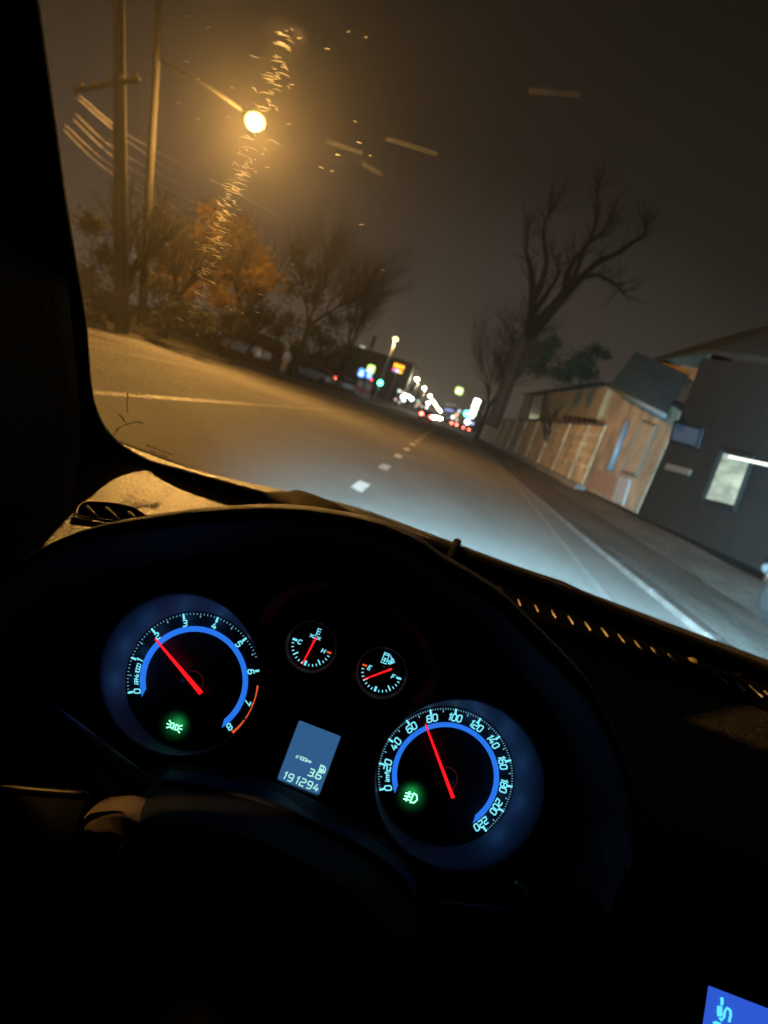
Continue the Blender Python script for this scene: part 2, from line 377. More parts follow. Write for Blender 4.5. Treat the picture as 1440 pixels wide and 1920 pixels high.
# left side trees
b0 = gb(430, 640, 38, 0.6)
tree('tree with orange lit autumn leaves under the glaring street lamp', b0, 7.0, blobs([(390, 450, 1.1), (440, 430, 1.1), (470, 480, 1.1), (495, 520, .8), (430, 510, 1.2), (380, 510, 1.1), (350, 470, 1), (470, 545, .8), (340, 540, 1), (400, 400, .7), (320, 500, .9), (415, 560, .8)], 38, 38, 1500, b0), m_leaf_o, 0.24, lv=2, seed=4, name='leafy_tree')
b0 = gb(300, 640, 30, 0.7)
tree('dark leafy tree between the pale poles and the orange tree', b0, 5.5, blobs([(290, 400, .8), (330, 430, .9), (300, 470, 1), (290, 530, 1), (340, 580, 1), (300, 590, 1), (380, 600, 1)], 30, 36, 1300, b0, 1.0), m_leaf_d, 0.16, lv=2, seed=11, name='leafy_tree')
b0 = gb(200, 640, 26, 0.7)
tree('dim leafy tree close behind the utility pole at the windscreen edge', b0, 5, blobs([(170, 420, 1), (200, 480, 1), (165, 520, 1), (190, 560, 1), (230, 520, 1), (175, 600, .8), (230, 590, .8)], 26, 36, 1200, b0, 0.8), m_leaf_d, 0.15, lv=2, seed=12, name='leafy_tree')
b0 = gb(560, 660, 58, 0.6)
tree('bare dark tree right of the orange lit tree', b0, 12.0, blobs([(560, 470, .8), (575, 510, 1), (545, 540, 1), (590, 560, .9), (540, 600, 1.1), (590, 620, 1.2), (560, 650, 1), (520, 620, 1)], 58, 30, 420, b0), m_leaf_d, 0.3, lv=4, seed=21)
b0 = gb(640, 690, 85, 0.6)
tree('smaller bare tree left of the dark shop building', b0, 14.0, blobs([(650, 560, .7), (625, 600, 1), (660, 600, .6), (610, 640, 1.4), (640, 660, 1.3), (600, 670, 1.3)], 85, 26, 420, b0), m_leaf_d, 0.4, lv=4, seed=22)
b0 = gb(470, 640, 50, 0.6)
tree('low dark bush tree behind the white parked van', b0, 5, blobs([(430, 600, 1), (470, 590, 1), (500, 600, 1), (450, 620, 1), (400, 620, 1)], 50, 34, 900, b0), m_leaf_d, 0.22, lv=1, seed=23, name='leafy_tree')
# far-off woods on the horizon, one mass
bm = bmesh.new(); rnd = random.Random(31)
for k in range(150):
    s = rnd.choice((-1, 1)); x = s*rnd.uniform(22, 120); y = rnd.uniform(220, 700)
    r = rnd.uniform(3, 6); uvs(bm, V((x, y, r*0.9)), r, (1.2, 1.2, rnd.uniform(0.8, 1.5)), 7, 5)
for v in bm.verts: v.co += V((rnd.uniform(-1, 1), rnd.uniform(-1, 1), rnd.uniform(-1, 1)))*0.9
bmo('distant_trees', bm, m_leaf_d, kind='stuff')

# ================================================================== BUILDINGS, RIGHT
m_ochre = mat('ochre_plaster', (0.30, 0.22, 0.125), 0.9, var=0.25, vs=1.3, bump=0.3, bs=6)
m_ochre2 = mat('tan_plaster', (0.155, 0.122, 0.088), 0.9, var=0.5, vs=0.9, bump=0.3, bs=6)
m_fence = mat('fence_concrete', (0.27, 0.20, 0.12), 0.9, var=0.5, vs=0.8, bump=0.3, bs=8)
m_roofb = mat('blue_metal_roof', (0.008, 0.020, 0.034), 0.7, spec=.15, var=0.25, vs=2)
m_wood = mat('dark_boards', (0.009, 0.0085, 0.008), 0.9, spec=0.03, var=0.4, vs=2.5, stretch=(1, 5, 0.3))
m_glassd = mat('dark_window_glass', (0.02, 0.025, 0.03), 0.15)
m_bluec = mat('blue_curtain', (0.024, 0.036, 0.06), 0.8, var=0.3, vs=3, stretch=(1, 1, 6))
m_blueg = mat('blue_grey_pipe', (0.08, 0.10, 0.125), 0.5)
XF = 6.55
def X(px, py, x=XF): return at_x(px, py, x)
# panel fence
y_far = X(903, 800).y; y_near = X(1090, 914).y+.01
def ztop(y):   # top line of the fence from two readings
    a, b = X(925, 785), X(1120, 798); return a.z+(b.z-a.z)*(y-a.y)/(b.y-a.y)
t = empty('panel_fence', (XF, y_near, 0.4), label='tan concrete panel fence with a square grid pattern along the right pavement', category='fence')
o0 = V((XF, y_near, 0.4)); n = 12; yl = [y_near+(y_far-y_near)*((k/n)**1.35) for k in range(n+1)]
for k in range(n):
    a, b = yl[k], yl[k+1]; za, zb = ztop(a), ztop(b)
    bm = bmesh.new(); prism(bm, [V((XF, a, 0.3))-o0, V((XF, b, 0.3))-o0, V((XF, b, zb))-o0, V((XF, a, za))-o0], (0.12, 0, 0))
    if 0 <= k < 8:
        nc = 3; nr = 4
        for i in range(nc):
            for j in range(nr):
                ya = a+(b-a)*(i+0.12)/nc; yb = a+(b-a)*(i+0.88)/nc
                z0 = 1.15+(za-1.35)*(j+0.1)/nr; z1 = 1.15+(za-1.35)*(j+0.85)/nr; ym = (ya+yb)/2; zm = (z0+z1)/2
                c = V((XF-0.09, ym, zm))-o0
                q = [V((XF-0.002, ya, z0))-o0, V((XF-0.002, yb, z0))-o0, V((XF-0.002, yb, z1))-o0, V((XF-0.002, ya, z1))-o0]
                vv = [bm.verts.new(p) for p in q]; cv = bm.verts.new(c)
                for m in range(4): bm.faces.new((vv[m], vv[(m+1) % 4], cv))
    bmo('fence_panel', bm, m_fence, t)
    bm = bmesh.new(); box(bm, V((XF-0.02, a, (za+0.3)/2+0.03))-o0, (0.10, 0.12, za-0.3+0.01)); bmo('fence_post', bm, m_fence, t)
bm = bmesh.new(); prism(bm, [V((XF-0.1, y_near, ztop(y_near)+0.003))-o0, V((XF-0.1, y_far, ztop(y_far)+0.003))-o0, V((XF+0.2, y_far, ztop(y_far)+0.003))-o0, V((XF+0.2, y_near, ztop(y_near)+0.003))-o0], (0, 0, 0.1)); bmo('coping', bm, mat('dark_coping', (0.05, 0.045, 0.04), 0.8), t)
bm = bmesh.new(); prism(bm, [V((XF-0.45, y_near-1, 0.2))-o0, V((XF-0.45, y_far, 0.2))-o0, V((XF-0.03, y_far, 0.2))-o0, V((XF-0.03, y_near-1, 0.2))-o0], (0, 0, 0.42)); bmo('footing', bm, m_kerb, t)
# yellow building behind the fence
XB = 8.4
P = lambda x, y: X(x, y, XB)
a, b = P(985, 742), P(1143, 722)
t = empty('low_house', (XB, b.y, 0.5), label='low ochre house showing over the panel fence, with dark openings', category='house'); o0 = V((XB, b.y, 0.5))
bm = bmesh.new(); prism(bm, [V((XB, b.y, 0.4))-o0, V((XB, a.y, 0.4))-o0, a-o0, b-o0], (6, 0, 0)); bmo('wall', bm, m_ochre, t)
bm = bmesh.new(); up = V((0, 0, 0.12)); prism(bm, [a+V((-0.5, .4, .003))-o0, b+V((-0.5, -.4, .003))-o0, b+V((3, -.4, 0.6))-o0, a+V((3, .4, 0.6))-o0], up); bmo('roof', bm, mat('dark_slate_roof', (0.03, 0.028, 0.026), 0.7), t)
def rect_on(x, q, o0, d=0.05, out=True):
    pts = [V((x-(d if out else 0), p.y, p.z))-o0 for p in q]; return pts
for (xa, ya, xb, yb) in ((998, 738, 1018, 786),):
    q = [P(990, 786), P(1013, 786), P(1024, 738), P(1000, 738)]
    bm = bmesh.new(); prism(bm, rect_on(XB, q, o0, 0.06), (0.055, 0, 0)); w = bmo('window', bm, m_glassd, t)
    bm = bmesh.new()
    for i in range(4): tube(bm, [rect_on(XB, q, o0, 0.08)[i], rect_on(XB, q, o0, 0.08)[(i+1) % 4]], 0.06, 4)
    bmo('frame', bm, m_wood, w)
for k in range(7):
    bm = bmesh.new(); p = P(1062+k*9, 786+k*1.5)-o0; box(bm, p+V((-0.12, 0, 0.1)), (0.2, 0.25, 0.35)); bmo('brick_stub', bm, m_wood, t)
# tan gabled house
F1 = [X(1090, 914), X(1192, 962), X(1277, 772), X(1225, 735), X(1156, 728)]
t = empty('plastered_house', (XF, F1[1].y, 0.4), label='tan plastered house with a blue downpipe at the end of the panel fence', category='house'); o0 = V((XF, F1[1].y, 0.4))
bm = bmesh.new(); prism(bm, [p-o0 for p in F1], (7, 0, 0)); bmo('wall', bm, m_ochre2, t)
bm = bmesh.new(); tube(bm, [X(1176, 792, XF-0.1)-o0, X(1143, 882, XF-0.1)-o0], 0.13, 8); bmo('downpipe', bm, m_blueg, t, True)
q = [X(1168, 884, XF), X(1196, 893, XF), X(1235, 800, XF), X(1207, 790, XF)]
bm = bmesh.new(); prism(bm, rect_on(XF, q, o0, 0.04), (0.036, 0, 0)); w = bmo('window', bm, mat('shuttered_window', (0.17, 0.135, 0.10), 0.8, var=0.3, vs=3), t)
bm = bmesh.new()
for i in range(4): tube(bm, [rect_on(XF, q, o0, 0.06)[i], rect_on(XF, q, o0, 0.06)[(i+1) % 4]], 0.05, 4)
bmo('frame', bm, mat('weathered_frame', (.09, .07, .05), .9), w)
q = [X(1102, 912, XF), X(1150, 935, XF), X(1166, 898, XF), X(1118, 880, XF)]
bm = bmesh.new(); prism(bm, rect_on(XF, q, o0, 0.05), (0.046, 0, 0)); bmo('plinth', bm, mat('red_brown_plinth', (0.15, 0.095, 0.07), 0.9, var=0.2, vs=3), t)
q = [X(1150, 938, XF), X(1170, 948, XF), X(1184, 900, XF), X(1164, 894, XF)]
bm = bmesh.new(); prism(bm, rect_on(XF, q, o0, 0.07), (0.066, 0, 0)); bmo('utility_box', bm, mat('pale_grey_box', (0.16, 0.17, 0.175), 0.7, var=0.2, vs=4), t)
# blue canopy: lean-to roof sloping towards the road
c1, c2, c3, c4 = X(1142, 726, 5.9), X(1247, 780, 5.9), X(1290, 710, 7.2), X(1190, 664, 7.2)
bm = bmesh.new(); prism(bm, [p-o0 for p in (c1, c2, c3, c4)], (0, 0, 0.12)); bmo('canopy', bm, m_roofb, t)
bm = bmesh.new(); tube(bm, [c1-o0, c2-o0], 0.09, 6); bmo('gutter', bm, mat('pale_gutter', (0.05, 0.065, 0.07), 0.5), t, True)
# dark boarded house, nearest
G = [X(1196, 966), X(1560, 1130), X(1560, 700), X(1318, 672), X(1280, 772)]
t = empty('boarded_house', (XF, G[0].y-2, 0.4), label='dark boarded house with a lit window at the right edge', category='house'); o0 = V((XF, G[0].y-2, 0.4))
G = [p-V((0.03, 0, 0)) for p in G]
bm = bmesh.new(); prism(bm, [p-o0 for p in G], (7, 0, 0)); bmo('wall', bm, m_wood, t)
q = [X(1218, 680, 8.6), X(1317, 742, 8.6), X(1327, 658, 8.6)]
bm = bmesh.new(); prism(bm, [p-o0 for p in q], (1.0, 0, 0)); bmo('gable', bm, m_ochre2, t)
r1 = [X(1226, 676, 8.5), X(1330, 664, 7.0), X(1560, 700, 6.1), X(1560, 590, 9.5), X(1390, 628, 9.5)]
bm = bmesh.new(); prism(bm, [p-o0 for p in r1], (0, 0, 0.14)); bmo('roof', bm, mat('grey_sheet_roof', (0.010, 0.014, 0.017), 0.8, var=0.3, vs=1.5), t)
q = [X(1262, 828, XF), X(1312, 842, XF), X(1322, 806, XF), X(1272, 793, XF)]
bm = bmesh.new(); prism(bm, rect_on(XF, q, o0, 0.08), (0.045, 0, 0)); w = bmo('window', bm, m_bluec, t)
bm = bmesh.new()
for i in range(4): tube(bm, [rect_on(XF, q, o0, 0.1)[i], rect_on(XF, q, o0, 0.1)[(i+1) % 4]], 0.04, 4)
bmo('frame', bm, m_wood, w)
q = [X(1326, 942, XF), X(1388, 958, XF), X(1422, 862, XF), X(1364, 846, XF)]
m_lit = mat('lit_window', (0.03, 0.03, 0.027), 0.6, spec=.1, emit=(0.62, 0.78, 0.62), es=0.42)
tt = m_lit.node_tree; bb = tt.nodes['Principled BSDF']; co = N(tt, 'ShaderNodeTexCoord'); mp2 = N(tt, 'ShaderNodeMapping'); mp2.inputs['Scale'].default_value = (1, 0.5, 3)
nn = N(tt, 'ShaderNodeTexNoise'); nn.inputs['Scale'].default_value = 1.6; rr = N(tt, 'ShaderNodeMapRange'); rr.inputs[1].default_value = .3; rr.inputs[2].default_value = .7; rr.inputs[3].default_value = 0.22; rr.inputs[4].default_value = 1.0
tt.links.new(co.outputs['Object'], mp2.inputs[0]); tt.links.new(mp2.outputs[0], nn.inputs['Vector']); tt.links.new(nn.outputs['Fac'], rr.inputs[0]); tt.links.new(rr.outputs[0], bb.inputs['Emission Strength'])
bm = bmesh.new(); prism(bm, rect_on(XF, q, o0, 0.09), (0.055, 0, 0)); w = bmo('window', bm, m_lit, t, label='brightly lit window with a white lamp tube above it')
bm = bmesh.new()
for i in range(4): tube(bm, [rect_on(XF, q, o0, 0.10)[i], rect_on(XF, q, o0, 0.10)[(i+1) % 4]], 0.075, 4)
bmo('frame', bm, m_wood, w)
la, lb = X(1368, 856, XF-0.3), X(1470, 878, XF-0.3)
bm = bmesh.new(); tube(bm, [la-o0, lb-o0], 0.028, 8); bmo('lamp_tube', bm, glow('white_tube', (0.9, 1.0, 0.85), 2.2), w, True)
q = [X(1255, 870, XF), X(1300, 882, XF), X(1296, 893, XF), X(1250, 881, XF)]
bm = bmesh.new(); prism(bm, rect_on(XF, q, o0, 0.08), (0.045, 0, 0)); bmo('name_plate', bm, mat('worn_plate', (0.04, 0.038, 0.03), 0.7), t)

# ================================================================== BUILDINGS, LEFT AND FAR
YB = 165.0
A = [at_y(647, 646, YB), at_y(776, 684, YB)]
t = empty('shop_building', (A[0].x, YB, 0), label='long dark flat roofed building behind the left traffic light', category='building'); o0 = V((A[0].x, YB, 0))
m_dwall = mat('dark_cladding', (0.02, 0.024, 0.022), 0.8, var=0.3, vs=0.5)
bm = bmesh.new(); prism(bm, [V((A[0].x, YB, 0))-o0, V((A[1].x, YB, 0))-o0, A[1]-o0, A[0]-o0], (0, 14, 0)); bmo('wall', bm, m_dwall, t)
bm = bmesh.new(); prism(bm, [A[0]+V((-.4, -.5, 0))-o0, A[1]+V((.4, -.5, 0))-o0, A[1]+V((.4, -.5, .35))-o0, A[0]+V((-.4, -.5, .35))-o0], (0, 15, 0)); bmo('roof', bm, mat('brown_fascia', (0.06, 0.045, 0.035), 0.8), t)
bm = bmesh.new(); p = at_y(646, 650, YB-1); tube(bm, [at_y(645, 650, YB-1)-o0, at_y(638, 684, YB-1)-o0], 0.32, 6); bmo('downpipe', bm, m_conc, t)
bm = bmesh.new(); p = at_y(697, 648, YB+2); tube(bm, [p+V((0, 0, -.6))-o0, p+V((0, 0, 2.2))-o0], 0.35, 8); bmo('chimney', bm, m_dwall, t)
bm = bmesh.new(); p = at_y(680, 650, YB-0.8); box(bm, p-o0, (1.1, 0.3, 0.35)); bmo('floodlight', bm, glow('white_flood', (0.9, 0.9, 0.8), 0.8), t)
m_fac = mat('far_render_wall', (0.08, 0.075, 0.07), 0.9, var=0.3, vs=0.3)
m_litw = glow('far_lit_window', (0.9, 0.85, 0.6), 2.0); m_bluew = glow('far_blue_sign', (0.25, 0.35, 0.9), 1.6)
def block(label, px0, px1, ptop, Y, dep, cols, rows, lit, seed):
    r = random.Random(seed); a = at_y(px0, ptop, Y); b = at_y(px1, ptop, Y); h = a.z; w = b.x-a.x
    t = empty('far_building', (a.x, Y, 0), label=label, category='building')
    bm = bmesh.new(); box(bm, (w/2, dep/2, h/2), (w, dep, h)); bmo('wall', bm, m_fac, t)
    bm = bmesh.new(); box(bm, (w/2, dep/2, h+0.16), (w+0.5, dep+0.5, 0.3)); bmo('roof', bm, m_dwall, t)
    for i in range(cols):
        for j in range(rows):
            on_ = r.random() < lit
            bm = bmesh.new(); box(bm, (w*(i+0.5)/cols, -0.05, 1.2+(h-1.6)*(j+0.5)/rows), (w/cols*0.55, 0.09, (h-1.6)/rows*0.5)); bmo('window', bm, m_litw if on_ else m_glassd, t)
block('far dark block right of the road end with a few lit windows', 846, 868, 764, 330, 20, 4, 2, 0.45, 5)
block('low far building just left of the row of lamps', 776, 800, 748, 300, 18, 4, 3, 0.3, 6)
block('far building on the right behind the stacked white signs', 890, 915, 745, 300, 18, 3, 3, 0.2, 8)

# ================================================================== SIGNS AND SIGNALS
def rod(bm, a, b, r): tube(bm, [a, b], r, 8)
m_sgreen = glow('fluorescent_green_board', (0.50, 0.80, 0.16), 2.4)
m_sblue = glow('blue_board', (0.08, 0.28, 0.95), 2.6); m_swhite = glow('white_board', (0.75, 0.9, 1.0), 3.0)
def sign(name, label, px, py, Y, wpx, hpx, m_face, m_in, post=True, inner='triangle', cat='sign', side=None):
    p = at_y(px, py, Y); w = wpx*1.1*Y/FP; h = hpx*1.05*Y/FP
    t = empty(name, (p.x, Y, 0.1 if post else p.z), label=label, category=cat); o0 = V((p.x, Y, 0.1 if post else p.z)); c = p-o0
    bm = bmesh.new(); box(bm, c, (w, 0.06, h)); bmesh.ops.bevel(bm, geom=[e for e in bm.edges if abs((e.verts[0].co-e.verts[1].co).y) > 0.03], offset=w*0.14, segments=3, affect='EDGES'); bmo('board', bm, m_face, t)
    bm = bmesh.new()
    if inner == 'triangle':
        prism(bm, [c+V((-w*.3, -.04, -h*.28)), c+V((w*.3, -.04, -h*.28)), c+V((0, -.04, h*.3))], (0, -.01, 0))
    else: box(bm, c+V((0, -.045, 0)), (w*.6, .02, h*.55))
    bmo('symbol', bm, m_in, t)
    if inner == 'triangle':   # walking figure inside the symbol
        bm = bmesh.new(); s = h*0.1
        for a, b in (((0, 0, .9), (0, 0, -.4)), ((0, 0, -.4), (-.8, 0, -1.8)), ((0, 0, -.4), (.8, 0, -1.8)), ((-.8, 0, 0), (.8, 0, .4))):
            tube(bm, [c+V(a)*s+V((0, -.06, -h*.05)), c+V(b)*s+V((0, -.06, -h*.05))], s*.22, 5)
        bmo('walking_figure', bm, m_dark, t)
    if post:
        bm = bmesh.new(); tube(bm, [V((0, 0.08, 0)), V((0, 0.08, c.z+h*.4))], 0.05, 8); bmo('post', bm, m_steel, t, True)
    return t
sign('crossing_sign', 'square blue and white crossing sign left of the green edged one', 678, 699, 95, 11.5, 15, m_sblue, m_swhite)
sign('crossing_sign', 'green edged crossing sign above a round blue sign, left of the tall leaning pole', 695.5, 692, 96, 13, 15, m_sgreen, m_swhite)
p = at_y(692, 704.5, 95.8)
t = empty('round_sign', (p.x, 95.8, 0.1), label='round blue sign hung under the green edged crossing sign', category='sign')
bm = bmesh.new(); q = bmesh.ops.create_cone(bm, cap_ends=True, segments=24, radius1=0.4, radius2=0.4, depth=0.05); bmesh.ops.transform(bm, matrix=Matrix.Translation((0, 0, p.z-0.1)) @ Matrix.Rotation(pi/2, 4, 'X'), verts=q['verts']); bmo('board', bm, m_sblue, t)
bm = bmesh.new(); q = bmesh.ops.create_cone(bm, cap_ends=True, segments=16, radius1=0.14, radius2=0.14, depth=0.02); bmesh.ops.transform(bm, matrix=Matrix.Translation((0, -0.04, p.z-0.1)) @ Matrix.Rotation(pi/2, 4, 'X'), verts=q['verts']); bmo('symbol', bm, m_swhite, t)
bm = bmesh.new(); tube(bm, [V((0, 0.1, 0)), V((0, 0.1, p.z))], 0.05, 8); bmo('post', bm, m_steel, t, True)
sign('overhead_crossing_sign', 'glowing green edged crossing sign hung over the road', 861, 733, 130, 13, 13, m_sgreen, glow('pale_green_panel', (0.85, 0.98, 0.62), 3.0), post=False, inner='square')
p = at_y(861, 733, 130)
bm = bmesh.new(); tube(bm, catmull([V((-12, 130, p.z+1.6)), V((p.x, 130, p.z+0.66)), V((6.6, 130, p.z+1.6))], 8), 0.02, 5); bmo('span_wire', bm, m_dark, None, label='thin wire across the road carrying the overhead crossing sign', category='wire')
def signal(label, px, py, Y, rpx, col, s, lit):
    p = at_y(px, py, Y); r = max(0.13, rpx*Y/FP)
    t = empty('traffic_light', (p.x, Y, 0.1), label=label, category='traffic light')
    order = ('red_lens', 'amber_lens', 'green_lens'); k0 = order.index(lit); sp = 0.36; c = p.z-0.1
    zc = c+(k0-1)*sp
    bm = bmesh.new(); box(bm, (0, 0.12, zc), (0.42, 0.2, 1.15)); bmesh.ops.bevel(bm, geom=bm.edges[:], offset=0.04, segments=2, affect='EDGES'); h = bmo('housing', bm, m_dark, t)
    for k, nm in enumerate(order):
        z = zc+(1-k)*sp
        bm = bmesh.new(); uvs(bm, V((0, 0, z)), r if k == k0 else 0.13, (1, 0.5, 1), 14, 8); bmo(nm, bm, glow('lit_'+nm, col, s) if k == k0 else mat('unlit_'+nm, (0.03, 0.02, 0.02), 0.3), h, True)
    bm = bmesh.new(); tube(bm, [V((0, 0.2, 0)), V((0, 0.2, zc+0.5))], 0.06, 8); bmo('post', bm, m_steel, t, True)
    return t, V((p.x, Y, p.z))
TEAL = (0.10, 1.0, 0.62)
t, p = signal('green traffic light on the left kerb under the tall leaning pole', 713, 718, 99, 5.0, TEAL, 9.0, 'green_lens')
light('signal_light', 'POINT', (0, -0.4, p.z-0.1), 60, TEAL, t, shadow_soft_size=0.15)
t, p = signal('green traffic light on the right beside the stacked white signs', 875, 775.5, 150, 5.5, TEAL, 9.0, 'green_lens')
light('signal_light', 'POINT', (0, -0.4, p.z-0.1), 60, TEAL, t, shadow_soft_size=0.15)
signal('small red signal just left of the tall leaning pole', 696.5, 712, 97, 2.2, (1.0, 0.08, 0.05), 3.5, 'red_lens')
signal('small red signal left of the crossing signs beside a pale car', 629.5, 708, 90, 2.6, (1.0, 0.10, 0.05), 3.5, 'red_lens')
# lit advertising board: two amber panels over a coloured strip
Y = 128; p = at_y(747, 691, Y); s = Y/FP
t = empty('lit_board', (p.x, Y, 0.1), label='amber lit board with two bright panels above a coloured strip', category='sign'); o0 = V((p.x, Y, 0.1)); c = p-o0
bm = bmesh.new(); box(bm, c+V((0, .12, 0)), (23*s, .2, 19*s)); bmo('housing', bm, m_dark, t)
m_amb = glow('amber_digits', (1.0, 0.34, 0.01), 5.5)
for dx in (-5, 5):
    for ddx in (-2.3, 2.3):
        bm = bmesh.new(); cc = c+V(((dx+ddx)*s, -.02, 4.2*s)); w = 1.5*s; h = 3.2*s
        loop = [V((-w, 0, -h)), V((w, 0, -h)), V((w, 0, 0)), V((w, 0, h)), V((-w, 0, h)), V((-w, 0, 0)), V((-w, 0, -h))]
        tube(bm, [cc+q for q in loop], 0.6*s, 5); tube(bm, [cc+V((-w, 0, 0)), cc+V((w, 0, 0))], 0.6*s, 5); bmo('digit', bm, m_amb, t)
for i, (cx, wd, col) in enumerate(((-9, 2.6, (1, .05, .12)), (-5, 4, (.35, .3, 1)), (-.5, 4, (.9, .75, 1)), (5.5, 7, (1, .5, .05)))):
    bm = bmesh.new(); box(bm, c+V((cx*s, -.02, -4.8*s)), (wd*s, .08, 5*s)); bmo('panel', bm, glow('strip_panel_%d' % i, col, 2.2), t)
bm = bmesh.new(); tube(bm, [V((0, .2, 0)), V((0, .2, c.z))], .12, 8); bmo('post', bm, m_steel, t, True)
# right stack of white lit boards
Y = 185; s = Y/FP
stack = [(892, 752, 12, 10), (889.5, 762, 12, 9), (886.5, 772, 11, 9), (884, 780, 9, 7)]
p0 = at_y(880, 800, Y)
t = empty('lit_sign_tower', (at_y(888, 770, Y).x, Y, 0.1), label='tower of stacked white lit boards at the right roadside', category='sign'); o0 = V(t.location)
for i, (x, y, w, h) in enumerate(stack):
    c = at_y(x, y, Y)-o0; bm = bmesh.new(); box(bm, V((0, 0, c.z)), (w*s, .3, h*s*0.94)); bmesh.ops.bevel(bm, geom=bm.edges[:], offset=.12, segments=2, affect='EDGES')
    bmo('lit_panel', bm, glow('neon_%d' % i, [(.95, 1, .95), (.95, 1, .7), (.6, 1, .95), (.5, .95, 1)][i], 6.0), t)
bm = bmesh.new(); tube(bm, [V((0, .3, 0)), V((0, .3, at_y(892, 752, Y).z))], .15, 8); bmo('post', bm, m_steel, t, True)
light('sign_light', 'POINT', (0, -1.5, 4), 500, (0.7, 1, 0.95), t, shadow_soft_size=0.5)
def lamp_globe(label, x, y, Y, rpx, col, s, group):
    p = at_y(x, y, Y); t = empty('lit_globe', (p.x, Y, 0.1), label=label, category='lamp', group=group)
    bm = bmesh.new(); uvs(bm, V((0, 0, p.z-0.1)), rpx*1.15*Y/FP, (1, 1, 1), 12, 8); bmo('globe', bm, glow('globe_%.1f_%.1f_%.1f' % col, col, s*2.2), t, True)
    bm = bmesh.new(); tube(bm, [V((0, 0, 0)), V((0, 0, p.z-0.1))], .05, 6); bmo('post', bm, m_steel, t)
G1 = 'shop forecourt lights on the left'
for (x, y, r, c, s, l) in [(754, 744, 2.6, (.8, .95, 1), 3, 'leftmost of the bright white forecourt lights'), (760, 741, 2.8, (.95, 1, 1), 4, 'highest of the bright white forecourt lights'), (766, 743, 2.6, (.95, 1, 1), 4, 'fourth white forecourt light from the left'),
    (772, 748, 3, (.95, 1, 1), 4, 'rightmost of the bright white forecourt lights'), (757, 750, 2.6, (.6, .85, 1), 3, 'lowest of the bright white forecourt lights'), (748.5, 733, 2.6, (.55, .8, .75), .9, 'pale green light above the forecourt lights'), (755, 736, 2.4, (.8, .45, .35), .9, 'pinkish light above the forecourt lights'),
    (741.5, 749, 2, (.6, .45, .42), .8, 'dim pink light left of the forecourt lights'), (749, 754, 2, (.6, .5, .45), .8, 'dim light just below the forecourt lights'), (784, 752, 2.4, (.45, .6, .5), .7, 'dim green light right of the forecourt lights'), (786, 758, 2.2, (.7, .3, .22), .7, 'dim red light right of the forecourt lights'),
    (800, 764, 2, (.9, .8, .85), 1.5, 'small white light above the oncoming headlights')]:
    lamp_globe(l, x, y, 150, r, c, s, G1)
G2 = 'shop lights at the right end of the road'
for (x, y, r, c, s, l) in [(876.5, 791, 4, (.8, 1, 1), 5, 'large white light low under the right traffic light'), (861, 771, 2.6, (.5, .7, .75), .9, 'pale light left of the right traffic light'), (886, 794, 2.4, (.55, .5, .85), .8, 'violet light right of the low white light'), (856, 778, 3, (.9, .45, .2), 1, 'orange light above the right hand tail lights'), (849, 782, 2.6, (1, .95, .85), 1.6, 'small cream light above the far tail lights')]:
    lamp_globe(l, x, y, 180, r, c, s, G2)
for (x0, x1, y0, dy, hz, m, l) in [(834, 856, 758, 4, .5, glow('pale_canopy_strip', (.5, .6, .5), .35), 'pale green canopy strip over the far right of the road'), (834, 850, 769, 3, .55, m_bluew, 'blue lit shop strip at the far end of the road')]:
    a, b = at_y(x0, y0, 260), at_y(x1, y0+dy, 260); t = empty('shop_canopy', (a.x, 260, 0.1), label=l, category='shop sign'); o0 = V(t.location)
    bm = bmesh.new(); prism(bm, [a-o0, b-o0, b-o0+V((0, 0, hz)), a-o0+V((0, 0, hz))], (0, 2, 0)); bmo('fascia', bm, m, t)
    bm = bmesh.new()
    for f in (0.05, 0.95): q = a.lerp(b, f)-o0; tube(bm, [V((q.x, 1, 0)), V((q.x, 1, q.z))], .1, 6)
    bmo('posts', bm, m_steel, t)

